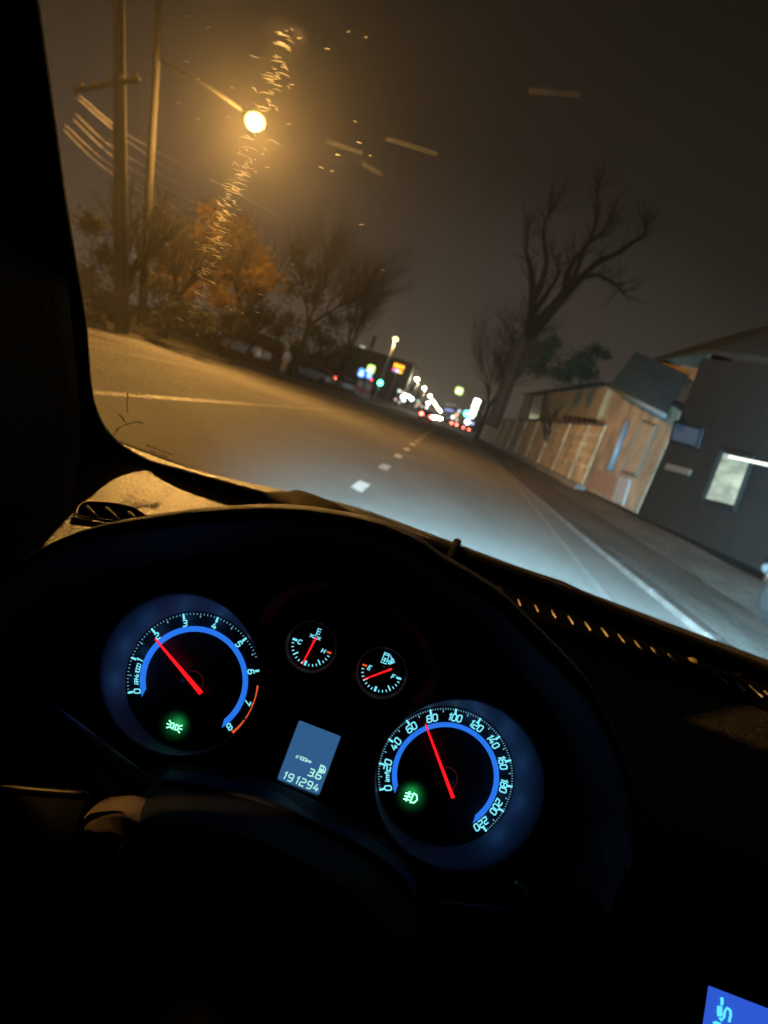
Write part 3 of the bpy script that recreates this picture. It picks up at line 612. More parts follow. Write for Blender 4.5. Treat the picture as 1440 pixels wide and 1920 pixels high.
# ================================================================== VEHICLES
m_tyre = mat('tyre_rubber', (0.008, 0.008, 0.008), 0.9); m_rim = mat('alloy_rim', (0.015, 0.015, 0.017), 0.6, spec=.1)
m_cglass = mat('car_window_glass', (0.01, 0.012, 0.015), 0.08)
m_tail = glow('lit_tail_lamp', (1.0, 0.10, 0.06), 26.0); m_tailoff = mat('unlit_tail_lamp', (0.2, 0.01, 0.01), 0.2)
m_head = glow('lit_headlamp', (1.0, 0.92, 0.75), 40.0); m_headoff = mat('clear_headlamp', (0.03, 0.03, 0.033), 0.6, spec=.1)
def car(label, loc, rz, paint, tail=False, head=False, group=None, van=False, tr=0.12, hr=0.12, cat='car'):
    """car pointing along +Y, origin on the ground at its middle"""
    t = empty('parked_car' if not (tail or head) else 'moving_car', loc, rz=rz, label=label, category=cat)
    if group: t['group'] = group
    H = 1.0 if not van else 1.35
    st = [(-2.15, .45, .78, .70), (-2.1, .3, .95, .82), (-1.6, .22, 1.0, .87), (-.6, .2, 1.0, .88), (.6, .2, .98, .88), (1.4, .22, .92, .86), (2.0, .3, .78, .80), (2.18, .45, .62, .68)]
    loops = []
    for y, zb, zt, w in st:
        loops.append([V((-w*.94, y, zb)), V((-w, y, zb+.12)), V((-w, y, (zb+zt)/2)), V((-w*.97, y, zt-.06)), V((-w*.86, y, zt)), V((w*.86, y, zt)), V((w*.97, y, zt-.06)), V((w, y, (zb+zt)/2)), V((w, y, zb+.12)), V((w*.94, y, zb))])
    bm = bmesh.new(); loft(bm, loops, True, True); o = bmo('body', bm, paint, t, True)
    sub = o.modifiers.new('s', 'SUBSURF'); sub.levels = 1; sub.render_levels = 1
    zt = 1.45*H
    cab = [(-1.85 if not van else -2.1, .98, .80, .8), (-1.35 if not van else -2.0, zt-.03, .62, .8), (-.4, zt, .64, .8), (.25, zt-.03, .62, .8), (1.15, .96, .8, .8)]
    bm = bmesh.new(); loft(bm, [[V((-w, y, .93)), V((-w*(1 if z < 1.1 else .97), y, min(z, 1.0))), V((-w, y, z)), V((w, y, z)), V((w*(1 if z < 1.1 else .97), y, min(z, 1.0))), V((w, y, .93))] for y, z, w, _ in cab], True, True)
    c = bmo('cabin', bm, m_cglass, t)
    bm = bmesh.new(); ry0 = cab[1][0]; prism(bm, [V((-.6, ry0, zt-.03)), V((.6, ry0, zt-.03)), V((.6, .25, zt-.03)), V((-.6, .25, zt-.03))], (0, 0, .06)); bmo('roof', bm, paint, t)
    for x in (-.78, .78):
        for y in (-1.35, 1.35):
            bm = bmesh.new(); q = bmesh.ops.create_cone(bm, cap_ends=True, segments=20, radius1=.32, radius2=.32, depth=.2); bmesh.ops.transform(bm, matrix=Matrix.Translation((x, y, .32)) @ Matrix.Rotation(pi/2, 4, 'Y'), verts=q['verts']); w = bmo('wheel', bm, m_tyre, t)
            bm = bmesh.new(); q = bmesh.ops.create_cone(bm, cap_ends=True, segments=16, radius1=.2, radius2=.18, depth=.22); bmesh.ops.transform(bm, matrix=Matrix.Translation((x, y, .32)) @ Matrix.Rotation(pi/2, 4, 'Y'), verts=q['verts']); bmo('rim', bm, m_rim, w)
        bm = bmesh.new(); uvs(bm, V((x*.88, -2.13, .78)), tr, (1.2, .5, .9), 12, 8); bmo('tail_lamp', bm, m_tail if tail else m_tailoff, t, True)
        bm = bmesh.new(); uvs(bm, V((x*.86, 2.1, .66)), hr, (1.2, .6, .8), 12, 8); bmo('headlight', bm, m_head if head else m_headoff, t, True)
    bm = bmesh.new(); box(bm, (0, -2.16, .62), (.52, .03, .12)); bmo('number_plate', bm, mat('plate_white', (.6, .6, .6), .5), t)
    return t
m_pw = mat('white_car_paint', (0.42, 0.44, 0.5), 0.35, coat=.5); m_pd = mat('dark_car_paint', (0.007, 0.008, 0.013), 0.3, coat=.3); m_pg = mat('grey_car_paint', (0.12, 0.12, 0.13), 0.3, coat=.5)
car('dark car just ahead on the left lane with two red tail lights', (at_z(786, 790, 0.0).x, 104, 0), 0, m_pd, tail=True, tr=.2)
p = at_y(849, 800, 190); car('far car in the right lane with a close pair of red tail lights', (p.x, 190, 0), 0, m_pd, tail=True, tr=.24)
p = at_y(870, 799, 175); car('far car by the right kerb with one small red tail light', (p.x+.6, 175, 0), 0, m_pd, tail=True, tr=.16)
hl = ['oncoming car nearest of the row, its headlights merging into glare', 'second oncoming car in the glare', 'third oncoming car in the glare', 'fourth oncoming car in the glare', 'farthest oncoming car in the glare']
for k, (px, Y) in enumerate([(806, 165), (812, 190), (817, 220), (822, 255), (826, 300)]):
    p = at_y(px, 778, Y); car(hl[k], (p.x, Y, 0), pi, m_pg, head=True, group='oncoming cars with headlights on', hr=.3+.0009*Y)
p = at_y(806, 778, 165); light('headlight_glare', 'SPOT', (p.x, 160, .8), 6000, (1, .9, .72), None, spot_size=radians(70), spot_blend=1, shadow_soft_size=.3).rotation_euler = (radians(88), 0, radians(180+0))
c = at_y(465, 650, 52); car('pale van shaped car parked under the dark trees left of the standing person', (c.x-.5, 52, .45), radians(75), m_pw, van=True)
c = at_y(650, 716, 92); car('pale car parked beside the small red signal', (c.x, 92, .25), radians(20), m_pw)
c = at_y(590, 690, 70); car('grey car parked right of the standing person', (c.x, 70, .3), radians(80), m_pg)
car('dark car parked on the pavement under the lit window', (5.95, 9.1, .16), radians(0), m_pd)
# posters on a low fence, left kerb
p = at_y(683, 728, 94)
t = empty('poster_stand', (p.x, 94, .15), label='pair of pale red posters on a low stand by the left kerb', category='poster stand')
for dx in (-.65, .45):
    bm = bmesh.new(); box(bm, (dx, 0, 1.15), (.8, .05, 1.5)); q = bmo('poster', bm, mat('poster_paper', (.4, .34, .34), .8), t)
    bm = bmesh.new(); box(bm, (dx, -.045, .85), (.7, .03, .65)); bmo('red_panel', bm, mat('poster_red', (.5, .1, .1), .8), q)
bm = bmesh.new(); box(bm, (-.1, .06, .2), (2.2, .05, .4)); bmo('frame', bm, m_steel, t)

# ================================================================== PERSON
def skin(name, verts, edges, radii, m, parent, lv=2):
    me = bpy.data.meshes.new(name); me.from_pydata([V(v) for v in verts], edges, []); o = link(name, me, m, parent)
    o.modifiers.new('k', 'SKIN')
    for i, r in enumerate(radii): me.skin_vertices[0].data[i].radius = (r, r) if not isinstance(r, tuple) else r
    me.skin_vertices[0].data[0].use_root = True
    s = o.modifiers.new('s', 'SUBSURF'); s.levels = lv; s.render_levels = lv
    return o
PY = 56; fp_ = at_y(528, 699, PY)
t = empty('person', (fp_.x, PY, fp_.z), rz=radians(160), label='person standing on the left verge in a pale jacket and tan trousers', category='person')
m_skin = mat('skin', (.35, .22, .16), .6); m_jk = mat('pale_pink_jacket', (.5, .42, .48), .8, var=.25, vs=6); m_tr = mat('tan_trousers', (.38, .25, .13), .85); m_hair = mat('brown_hair', (.05, .03, .02), .7)
hv = 1.9/1.75
S = lambda x, y, z: (x*hv, y*hv, z*hv)
vs = [S(0, 0, .95), S(0, 0, 1.15), S(0, 0, 1.38), S(0, 0, 1.48), S(0, .02, 1.58), S(0, .02, 1.68), S(.17, 0, 1.40), S(.25, 0, 1.12), S(.26, .08, .9), S(-.17, 0, 1.40), S(-.25, 0, 1.12), S(-.26, .08, .9), S(.09, 0, .88), S(.11, .02, .5), S(.12, 0, .09), S(.13, .14, .04), S(-.09, 0, .88), S(-.11, .02, .5), S(-.12, 0, .09), S(-.13, .14, .04), S(.26, .12, .8), S(-.26, .12, .8)]
es = [(0, 1), (1, 2), (2, 3), (3, 4), (4, 5), (2, 6), (6, 7), (7, 8), (2, 9), (9, 10), (10, 11), (0, 12), (12, 13), (13, 14), (14, 15), (0, 16), (16, 17), (17, 18), (18, 19), (8, 20), (11, 21)]
rd = [.13, .12, .13, .055, .085, .08, .06, .045, .03, .06, .045, .03, .08, .055, .04, .035, .08, .055, .04, .035, .03, .03]
b = skin('body', vs, es, rd, m_skin, t)
skin('jacket', [vs[i] for i in (0, 1, 2, 6, 7, 8, 9, 10, 11)], [(0, 1), (1, 2), (2, 3), (3, 4), (4, 5), (2, 6), (6, 7), (7, 8)], [.17, .155, .155, .085, .065, .05, .085, .065, .05], m_jk, t)
skin('trousers', [S(0, 0, .93)]+[vs[i] for i in (12, 13)]+[S(.12, 0, .14)]+[vs[i] for i in (16, 17)]+[S(-.12, 0, .14)], [(0, 1), (1, 2), (2, 3), (0, 4), (4, 5), (5, 6)], [.14, .1, .075, .06, .1, .075, .06], m_tr, t)
bm = bmesh.new(); uvs(bm, V(S(0, -.01, 1.69)), .105*hv, (1, 1.1, 1.05)); bmo('hair', bm, m_hair, t, True)

# ================================================================== OUR CAR
CAR = empty('car', (0.35, 0.3, 0.0), label='inside of our own car: dark dashboard, lit blue instruments and windscreen', category='car')
CO = V((0.35, 0.3, 0.0))
def part(name, bm, m, parent=None, smooth=False, fix=True, **p):
    """mesh given in world coordinates, parented under the car (all car empties sit at the car origin)"""
    if parent is None: parent = CAR
    for v in bm.verts: v.co -= CO
    return bmo(name, bm, m, parent, smooth, fix, **p)
def clight(name, kind, loc, power, color, **k): return light(name, kind, V(loc)-CO, power, color, CAR, **k)
m_black = mat('black_trim', (0.005, 0.005, 0.005), 0.7, spec=.15)
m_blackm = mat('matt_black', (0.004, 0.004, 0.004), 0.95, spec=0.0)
m_trim = mat('grey_pillar_trim', (0.45, 0.48, 0.5), 0.75, bump=0.2, bs=300)
m_dash = mat('grained_dashboard', (0.022, 0.020, 0.016), 0.42, bump=1.0, bs=190, grain=True, stretch=(1.0, 0.4, 1.0))
# --- windscreen plane
WB = at_y(675, 988, 0.95); RK = radians(26); WN = V((0, sin(RK), cos(RK)))
def ws(x, y): return on(x, y, WB, WN)
DT = radians(6); DP = WB+V((0, 0, -0.04)); DN = V((0, -sin(DT), cos(DT)))
def rise(x): t = max(0.0, min(1.0, (x+.37)/.34)); return .036*t*t*(3-2*t)
def ds(x, y, h=0.0):
    p = on(x, y, DP+V((0, 0, h)), DN)
    for _ in range(25): p = p.lerp(on(x, y, DP+V((0, 0, h+rise(p.x))), DN), .6)
    return p
def dz(x, y):
    t = max(0.0, min(1.0, (x-.04)/.14)); return DP.z+(y-DP.y)*tan(DT)+rise(x)-(max(0, .865-y)*.12*t if y > .5 else 0)
edge = [(28, -260), (45, -130), (65, 0), (82, 120), (97, 220), (120, 380), (137, 480), (150, 555), (160, 620), (166, 690), (170, 730), (178, 767), (196, 805), (225, 836), (266.7, 861), (308, 879), (371, 901), (433, 917), (517, 943), (617, 963), (700, 984), (820, 1021), (940, 1063), (1057, 1104), (1134, 1137), (1293, 1198), (1440, 1256), (1600, 1318)]
op = catmull([ws(*p) for p in edge], 4)
tr = V((1.32, op[-1].y-.05, 0)); tr.z = WB.z+(WB.y-tr.y)*tan(RK)
tr2 = V((1.15, 0.22, WB.z+(WB.y-0.22)*tan(RK))); tl = V((op[0].x, 0.22, tr2.z))
opening = op+[tr, tr2, tl]
cen = V((0.35, 0.6, WB.z+(WB.y-0.6)*tan(RK)))
U1 = V((1, 0, 0)); U2 = V((0, -cos(RK), sin(RK)))
outer = []
for p in opening:
    d = p-cen; a, b2 = d.dot(U1), d.dot(U2); L = sqrt(a*a+b2*b2); outer.append(cen+U1*a*(1+.46/L)+U2*b2*(1+.16/L))
bm = bmesh.new(); loft(bm, [[p+WN*-.002 for p in opening], [p+WN*-.002 for p in outer], [p+WN*.004 for p in outer], [p+WN*.004 for p in opening], [p+WN*-.002 for p in opening]])
part('windscreen_border', bm, m_blackm)
# glass with dust
mg = bpy.data.materials.new('dusty_windscreen_glass'); mg.use_nodes = True; g = mg.node_tree; g.nodes.clear()
o_ = N(g, 'ShaderNodeOutputMaterial'); tr_ = N(g, 'ShaderNodeBsdfTransparent'); gl = N(g, 'ShaderNodeBsdfGlossy'); gl.inputs['Roughness'].default_value = .02
tl_ = N(g, 'ShaderNodeBsdfTranslucent'); tl_.inputs['Color'].default_value = (.8, .76, .7, 1)
fr = N(g, 'ShaderNodeFresnel'); fr.inputs['IOR'].default_value = 1.2
fm = N(g, 'ShaderNodeMath', operation='MULTIPLY'); fm.inputs[1].default_value = .03
m1 = N(g, 'ShaderNodeMixShader'); m2 = N(g, 'ShaderNodeMixShader')
co = N(g, 'ShaderNodeTexCoord'); n1 = N(g, 'ShaderNodeTexNoise'); n1.inputs['Scale'].default_value = 7; n1.inputs['Detail'].default_value = 6
n2 = N(g, 'ShaderNodeTexNoise'); n2.inputs['Scale'].default_value = 420; n2.inputs['Detail'].default_value = 2
mr = N(g, 'ShaderNodeMapRange'); mr.inputs[1].default_value = .3; mr.inputs[2].default_value = .75; mr.inputs[3].default_value = .004; mr.inputs[4].default_value = .019
mr2 = N(g, 'ShaderNodeMapRange'); mr2.inputs[1].default_value = .35; mr2.inputs[2].default_value = .7; mr2.inputs[3].default_value = .55; mr2.inputs[4].default_value = 1.5
mm = N(g, 'ShaderNodeMath', operation='MULTIPLY')
g.links.new(co.outputs['Object'], n1.inputs['Vector']); g.links.new(co.outputs['Object'], n2.inputs['Vector'])
g.links.new(n1.outputs['Fac'], mr.inputs[0]); g.links.new(n2.outputs['Fac'], mr2.inputs[0]); g.links.new(mr.outputs[0], mm.inputs[0]); g.links.new(mr2.outputs[0], mm.inputs[1])
sxg = N(g, 'ShaderNodeSeparateXYZ'); mrx = N(g, 'ShaderNodeMapRange'); mrx.interpolation_type = 'SMOOTHSTEP'
mrx.inputs[1].default_value = -.72; mrx.inputs[2].default_value = -.45; mrx.inputs[3].default_value = 19.0; mrx.inputs[4].default_value = 1.0
mx3 = N(g, 'ShaderNodeMath', operation='MULTIPLY'); g.links.new(co.outputs['Object'], sxg.inputs[0]); g.links.new(sxg.outputs['X'], mrx.inputs[0]); g.links.new(mrx.outputs[0], mx3.inputs[0]); g.links.new(mm.outputs[0], mx3.inputs[1])
g.links.new(mx3.outputs[0], m1.inputs[0]); g.links.new(tr_.outputs[0], m1.inputs[1]); g.links.new(tl_.outputs[0], m1.inputs[2])
g.links.new(fr.outputs[0], fm.inputs[0]); g.links.new(fm.outputs[0], m2.inputs[0]); g.links.new(m1.outputs[0], m2.inputs[1]); g.links.new(gl.outputs[0], m2.inputs[2]); g.links.new(m2.outputs[0], o_.inputs[0])
pv2 = N(g, 'ShaderNodeVolumePrincipled'); pv2.inputs['Color'].default_value = (.92, .92, .92, 1); pv2.inputs['Density'].default_value = 5.0; pv2.inputs['Anisotropy'].default_value = .86
mgi = bpy.data.materials.new('cloudy_glass_layer'); mgi.use_nodes = True; g2 = mgi.node_tree; g2.nodes.clear()
o2 = N(g2, 'ShaderNodeOutputMaterial'); pv3 = N(g2, 'ShaderNodeVolumePrincipled'); pv3.inputs['Color'].default_value = (.92, .92, .92, 1); pv3.inputs['Density'].default_value = 2.0; pv3.inputs['Anisotropy'].default_value = .93
g2.links.new(pv3.outputs[0], o2.inputs['Volume']); g.nodes.remove(pv2)
bm = bmesh.new(); poly(bm, [p+WN*.001 for p in opening]); GLASS = part('windscreen', bm, mg)
bm = bmesh.new(); prism(bm, [p+WN*.0012 for p in opening], WN*.004); part('cloudy_layer', bm, mgi, GLASS)
# lamp glints on wiper-scratched glass, shaped as small film marks
def streak_mat(name, k):
    m = bpy.data.materials.new(name); m.use_nodes = True; g = m.node_tree; g.nodes.clear()
    o_ = N(g, 'ShaderNodeOutputMaterial'); tr_ = N(g, 'ShaderNodeBsdfTransparent'); rf = N(g, 'ShaderNodeBsdfRefraction'); rf.inputs['Roughness'].default_value = .68; rf.inputs['IOR'].default_value = 1.45
    m2 = N(g, 'ShaderNodeMixShader'); m2.inputs[0].default_value = k
    g.links.new(tr_.outputs[0], m2.inputs[1]); g.links.new(rf.outputs[0], m2.inputs[2]); g.links.new(m2.outputs[0], o_.inputs[0]); return m
mw = streak_mat('glint_film', .27)
def film(bm, pts, w):
    """thin film standing slightly proud of the glass"""
    L_ = []; R_2 = []; n = len(pts)
    for i, p in enumerate(pts):
        d = (pts[min(n-1, i+1)]-pts[max(0, i-1)]).normalized(); v = (p-CP).normalized(); sd = d.cross(v).normalized()*w[i]
        L_.append(bm.verts.new(p+sd)); R_2.append(bm.verts.new(p-sd))
    for i in range(n-1): bm.faces.new((L_[i], R_2[i], R_2[i+1], L_[i+1]))
rnd = random.Random(17); bm = bmesh.new()
axis = [(548, 40), (520, 130), (500, 200), (465, 270), (440, 345), (420, 405), (398, 470), (375, 545), (350, 640)]
for k in range(230):
    f = rnd.random()*(len(axis)-1); i = int(f); a = V((*axis[i], 0)).lerp(V((*axis[i+1], 0)), f-i)
    cx, cy = a.x+rnd.gauss(0, 9), a.y; L = rnd.uniform(2.5, 8) if rnd.random() < .6 else rnd.uniform(8, 17); hh = rnd.uniform(.5, 4)
    if rnd.random() < .05: cx += rnd.uniform(-60, 60)
    tl_2 = rnd.uniform(1, 5); sg_ = 1 if rnd.random() < .75 else -.5
    pts = [ws(cx+L*u, cy+sg_*hh*u*u-2+tl_2*u+rnd.uniform(-.8, .8))-WN*.0012 for u in (-1, -.5, 0, .5, 1)]
    r = rnd.uniform(.00025, .0007); film(bm, pts, [r*q for q in (.06, .22, .32, .22, .06)])
for k in range(45):
    cx, cy = rnd.uniform(170, 720), rnd.uniform(20, 700); L = rnd.uniform(2, 6)
    film(bm, [ws(cx-L, cy)-WN*.0012, ws(cx, cy+1)-WN*.0012, ws(cx+L, cy+rnd.uniform(-2, 4))-WN*.0012], [.0001, .0002, .0001])
part('glint_smear', bm, mw, GLASS, True, kind='stuff')
bm = bmesh.new(); ax_ = catmull([ws(*q)-WN*.0018 for q in axis], 8)
for off, w_ in ((-.006, .003), (0, .006), (.005, .004)):
    film(bm, [p+V((off+rnd.uniform(-.0015, .0015), 0, 0)) for p in ax_], [w_*(.3+.7*abs(sin(k*.7+off*500))) for k in range(len(ax_))])
part('wiper_trail', bm, streak_mat('faint_trail', .012), GLASS, True)
mws = streak_mat('pale_streak', .02)  # short straight pale bars on the glass across the upper view
for (a, b, w) in [((993, 166), (1088, 174), .0028), ((612, 260), (680, 284), .0028), ((725, 256), (822, 286), .0028), ((680, 302), (718, 326), .0028)]:
    A_, B_ = ws(*a)-WN*.0012, ws(*b)-WN*.0012; n = 10; bm = bmesh.new()
    for i in range(n):
        p, q = A_.lerp(B_, i/n), A_.lerp(B_, (i+.97)/n); film(bm, [p, p.lerp(q, .5), q], [w*rnd.uniform(.2, .4), w*rnd.uniform(.35, .6), w*rnd.uniform(.2, .4)])
    part('pale_streak', bm, mws, GLASS, True)
# dirt marks near the lower left corner
bm = bmesh.new()
for pl_, w in [([(240, 735), (239, 752), (240, 772)], .0007), ([(222, 774), (232, 783), (238, 795), (256, 789), (270, 792)], .0008), ([(238, 794), (222, 802), (213, 818)], .0007), ([(224, 800), (218, 806)], .0013), ([(228, 778), (234, 788)], .0013)]:
    tube(bm, [ws(*q)-WN*.0012 for q in pl_], w*.7, 4)
part('dirt_mark', bm, mat('dark_dirt', (.03, .02, .01), .9), GLASS)

# ---------- stroke lettering
GL = {'0': [[(0, .15), (.15, 0), (.55, 0), (.7, .15), (.7, .85), (.55, 1), (.15, 1), (0, .85), (0, .15), (.15, 0)]],
 '1': [[(.18, .82), (.42, 1), (.42, 0)]],
 '2': [[(0, 1), (.55, 1), (.7, .87), (.7, .65), (.55, .52), (.15, .52), (0, .4), (0, 0), (.7, 0)]],
 '3': [[(0, 1), (.55, 1), (.7, .87), (.7, .65), (.58, .52), (.15, .52)], [(.58, .52), (.7, .4), (.7, .13), (.55, 0), (0, 0)]],
 '4': [[(.3, 1), (0, .3), (.75, .3)], [(.5, .6), (.5, 0)]],
 '5': [[(.7, 1), (.05, 1), (.02, .57), (.55, .57), (.7, .45), (.7, .13), (.55, 0), (0, 0)]],
 '6': [[(.65, 1), (.15, 1), (0, .85), (0, .15), (.15, 0), (.55, 0), (.7, .15), (.7, .42), (.55, .56), (.05, .56)]],
 '7': [[(0, 1), (.7, 1), (.25, 0)]],
 '8': [[(.15, .53), (0, .65), (0, .88), (.15, 1), (.55, 1), (.7, .88), (.7, .65), (.55, .53), (.15, .53), (0, .4), (0, .12), (.15, 0), (.55, 0), (.7, .12), (.7, .4), (.55, .53)]],
 '9': [[(.05, 0), (.55, 0), (.7, .15), (.7, .85), (.55, 1), (.15, 1), (0, .85), (0, .6), (.15, .46), (.65, .46)]],
 'C': [[(.7, .8), (.55, 1), (.15, 1), (0, .85), (0, .15), (.15, 0), (.55, 0), (.7, .2)]],
 'H': [[(0, 0), (0, 1)], [(.7, 0), (.7, 1)], [(.03, .5), (.67, .5)]],
 'E': [[(.65, 1), (0, 1), (0, 0), (.65, 0)], [(.03, .5), (.55, .5)]], 'F': [[(.65, 1), (0, 1), (0, 0)], [(.03, .5), (.55, .5)]],
 'R': [[(0, 0), (0, 1), (.55, 1), (.7, .87), (.7, .6), (.55, .47), (.05, .47)], [(.4, .45), (.7, 0)]],
 'P': [[(0, 0), (0, 1), (.55, 1), (.7, .87), (.7, .57), (.55, .44), (.05, .44)]],
 'M': [[(0, 0), (0, 1), (.4, .4), (.8, 1), (.8, 0)]], 'A': [[(0, 0), (.35, 1), (.7, 0)], [(.12, .33), (.58, .33)]],
 'x': [[(0, 0), (.55, .65)], [(0, .65), (.55, 0)]], 'k': [[(0, 0), (0, 1)], [(.5, .68), (.04, .32), (.5, 0)]],
 'm': [[(0, 0), (0, .65), (.35, .65), (.4, .58), (.4, 0)], [(.4, .65), (.72, .65), (.8, .55), (.8, 0)]],
 'h': [[(0, 0), (0, 1)], [(.03, .62), (.4, .62), (.5, .5), (.5, 0)]], '/': [[(0, -.05), (.4, 1.05)]], 'l': [[(.1, 0), (.1, 1)]],
 '.': [[(.05, 0), (.05, .1)]], '-': [[(0, .5), (.4, .5)]], ' ': []}
GW = {'1': .5, 'l': .25, '.': .2, '/': .45, 'x': .6, 'k': .55, 'm': .85, 'h': .55, 'M': .85, '-': .45, ' ': .4, '4': .78}
def ribbon(bm, pts, w, T, closed=False):
    """flat mitred ribbon; T maps (x,y) to a world point"""
    n = len(pts); L = []; R = []
    for i in range(n):
        p = V((*pts[i], 0)); a = V((*pts[i-1], 0)) if i else None; b = V((*pts[i+1], 0)) if i < n-1 else None
        d1 = (p-a).normalized() if a is not None else None; d2 = (b-p).normalized() if b is not None else None
        if d1 is None: d1 = d2
        if d2 is None: d2 = d1
        n1_ = V((-d1.y, d1.x, 0)); n2_ = V((-d2.y, d2.x, 0)); m = n1_+n2_
        if m.length < 1e-6: m = n1_
        m.normalize(); k = 1/max(.4, m.dot(n1_)); q = p
        if i == 0: q = p-d1*w*.5*.0
        L.append(T(q.x+m.x*w*.5*k, q.y+m.y*w*.5*k)); R.append(T(q.x-m.x*w*.5*k, q.y-m.y*w*.5*k))
    lv = [bm.verts.new(p) for p in L]; rv = [bm.verts.new(p) for p in R]
    for i in range(n-1): bm.faces.new((lv[i], rv[i], rv[i+1], lv[i+1]))
def text(bm, s, h, w, T, slant=.12, sp=.24, wide=1.0):
    """centred text, height h; T maps local (x,y) to world"""
    adv = [(GW.get(c, .7)+sp)*wide for c in s]; tot = sum(adv)-sp*wide; x = -tot/2
    for c, a in zip(s, adv):
        for pl_ in GL.get(c, []):
            ribbon(bm, [((x+px*wide+slant*(py-.5))*h, (py-.5)*h) for px, py in pl_], w, T)
        x += a

# ---------- cluster plane frame
CT = radians(10)
CN = V((0, -cos(CT), sin(CT))); CA = V((1, 0, 0)); CB = V((0, sin(CT), cos(CT)))
r0 = ray(600, 1370); CC = CP+r0*.5
def cl(x, y, h=0.0): return on(x, y, CC+CN*h, CN)
def px_len(p, n): return n*depth(p)/FP
CY = (0.22, 0.80, 1.0)
g_cy = glow('cyan_lit_print', (0.13, 0.62, 0.90), 1.15); g_wt = glow('pale_cyan_print', (0.20, 0.80, 0.95), 1.1); g_mn = glow('dim_cyan_print', (0.16, 0.45, 0.62), .8)
g_bl = mat('blue_lit_ring', (.02, .05, .2), .4, emit=(0.018, 0.155, 0.72), es=1.15)
g_rd = glow('red_needle', (1.0, 0.008, 0.012), 1.3); g_or = glow('orange_red_print', (.85, .10, .02), 1.0); g_gr = glow('green_symbol', (.22, 1.0, .48), 3.0)
g_hub = glow('dim_red_ring', (.10, .004, .004), .5)
m_face = mat('dial_face_black', (.012, .012, .014), .5)
m_cone = mat('satin_bezel', (.12, .13, .16), .5)
m_panel = mat('cluster_panel', (.012, .012, .014), .4)
def frame(c, h=0.0, rot=0.0):
    """local 2-D frame on the cluster plane; rot clockwise"""
    ca, sa = cos(rot), sin(rot); r = CA*ca-CB*sa; u = CA*sa+CB*ca
    return lambda x, y: c+CN*h+r*x+u*y
def arc_rib(bm, c, r0_, r1_, a0, a1, h, n=48, taper=None):
    F = frame(c, h); A_ = []; B_ = []
    for i in range(n+1):
        a = a0+(a1-a0)*i/n; A_.append(bm.verts.new(F(sin(a)*r0_, cos(a)*r0_))); B_.append(bm.verts.new(F(sin(a)*r1_, cos(a)*r1_)))
    for i in range(n): bm.faces.new((A_[i], B_[i], B_[i+1], A_[i+1]))
def tick(bm, c, a, r0_, r1_, w, h):
    F = frame(c, h, a); poly(bm, [F(-w/2, r0_), F(w/2, r0_), F(w/2, r1_), F(-w/2, r1_)])
def disc(bm, c, r, h, n=64): F = frame(c, h); poly(bm, [F(r*sin(2*pi*k/n), r*cos(2*pi*k/n)) for k in range(n)])
def cone(bm, c0, r0_, h0, c1, r1_, h1, n=72, steps=6, bulge=0.0, lip=.0018):
    loops = []
    for s in range(steps+1):
        f = s/steps; c = c0.lerp(c1, f); ff = f**(1-bulge); r = r0_+(r1_-r0_)*f; h = h0+(h1-h0)*ff
        F = frame(c, h); loops.append([F(r*sin(2*pi*k/n), r*cos(2*pi*k/n)) for k in range(n)])
    F = frame(c1, h1+lip*.3); loops.append([F((r1_+lip)*sin(2*pi*k/n), (r1_+lip)*cos(2*pi*k/n)) for k in range(n)])
    F = frame(c1, h1-lip); loops.append([F((r1_+lip*1.6)*sin(2*pi*k/n), (r1_+lip*1.6)*cos(2*pi*k/n)) for k in range(n)])
    loft(bm, loops)
def needle(bm, c, a, tip, tail, w0, w1, h):
    F0 = frame(c, h, a); F1_ = frame(c, h+.0012, a)
    q = [(-w0/2, -tail), (w0/2, -tail), (w1/2, tip*.97), (0, tip), (-w1/2, tip*.97)]
    lo = [F0(*p) for p in q]; hi = [F1_(p[0]*.45, p[1]) for p in q]; loft(bm, [lo, hi], True, True)
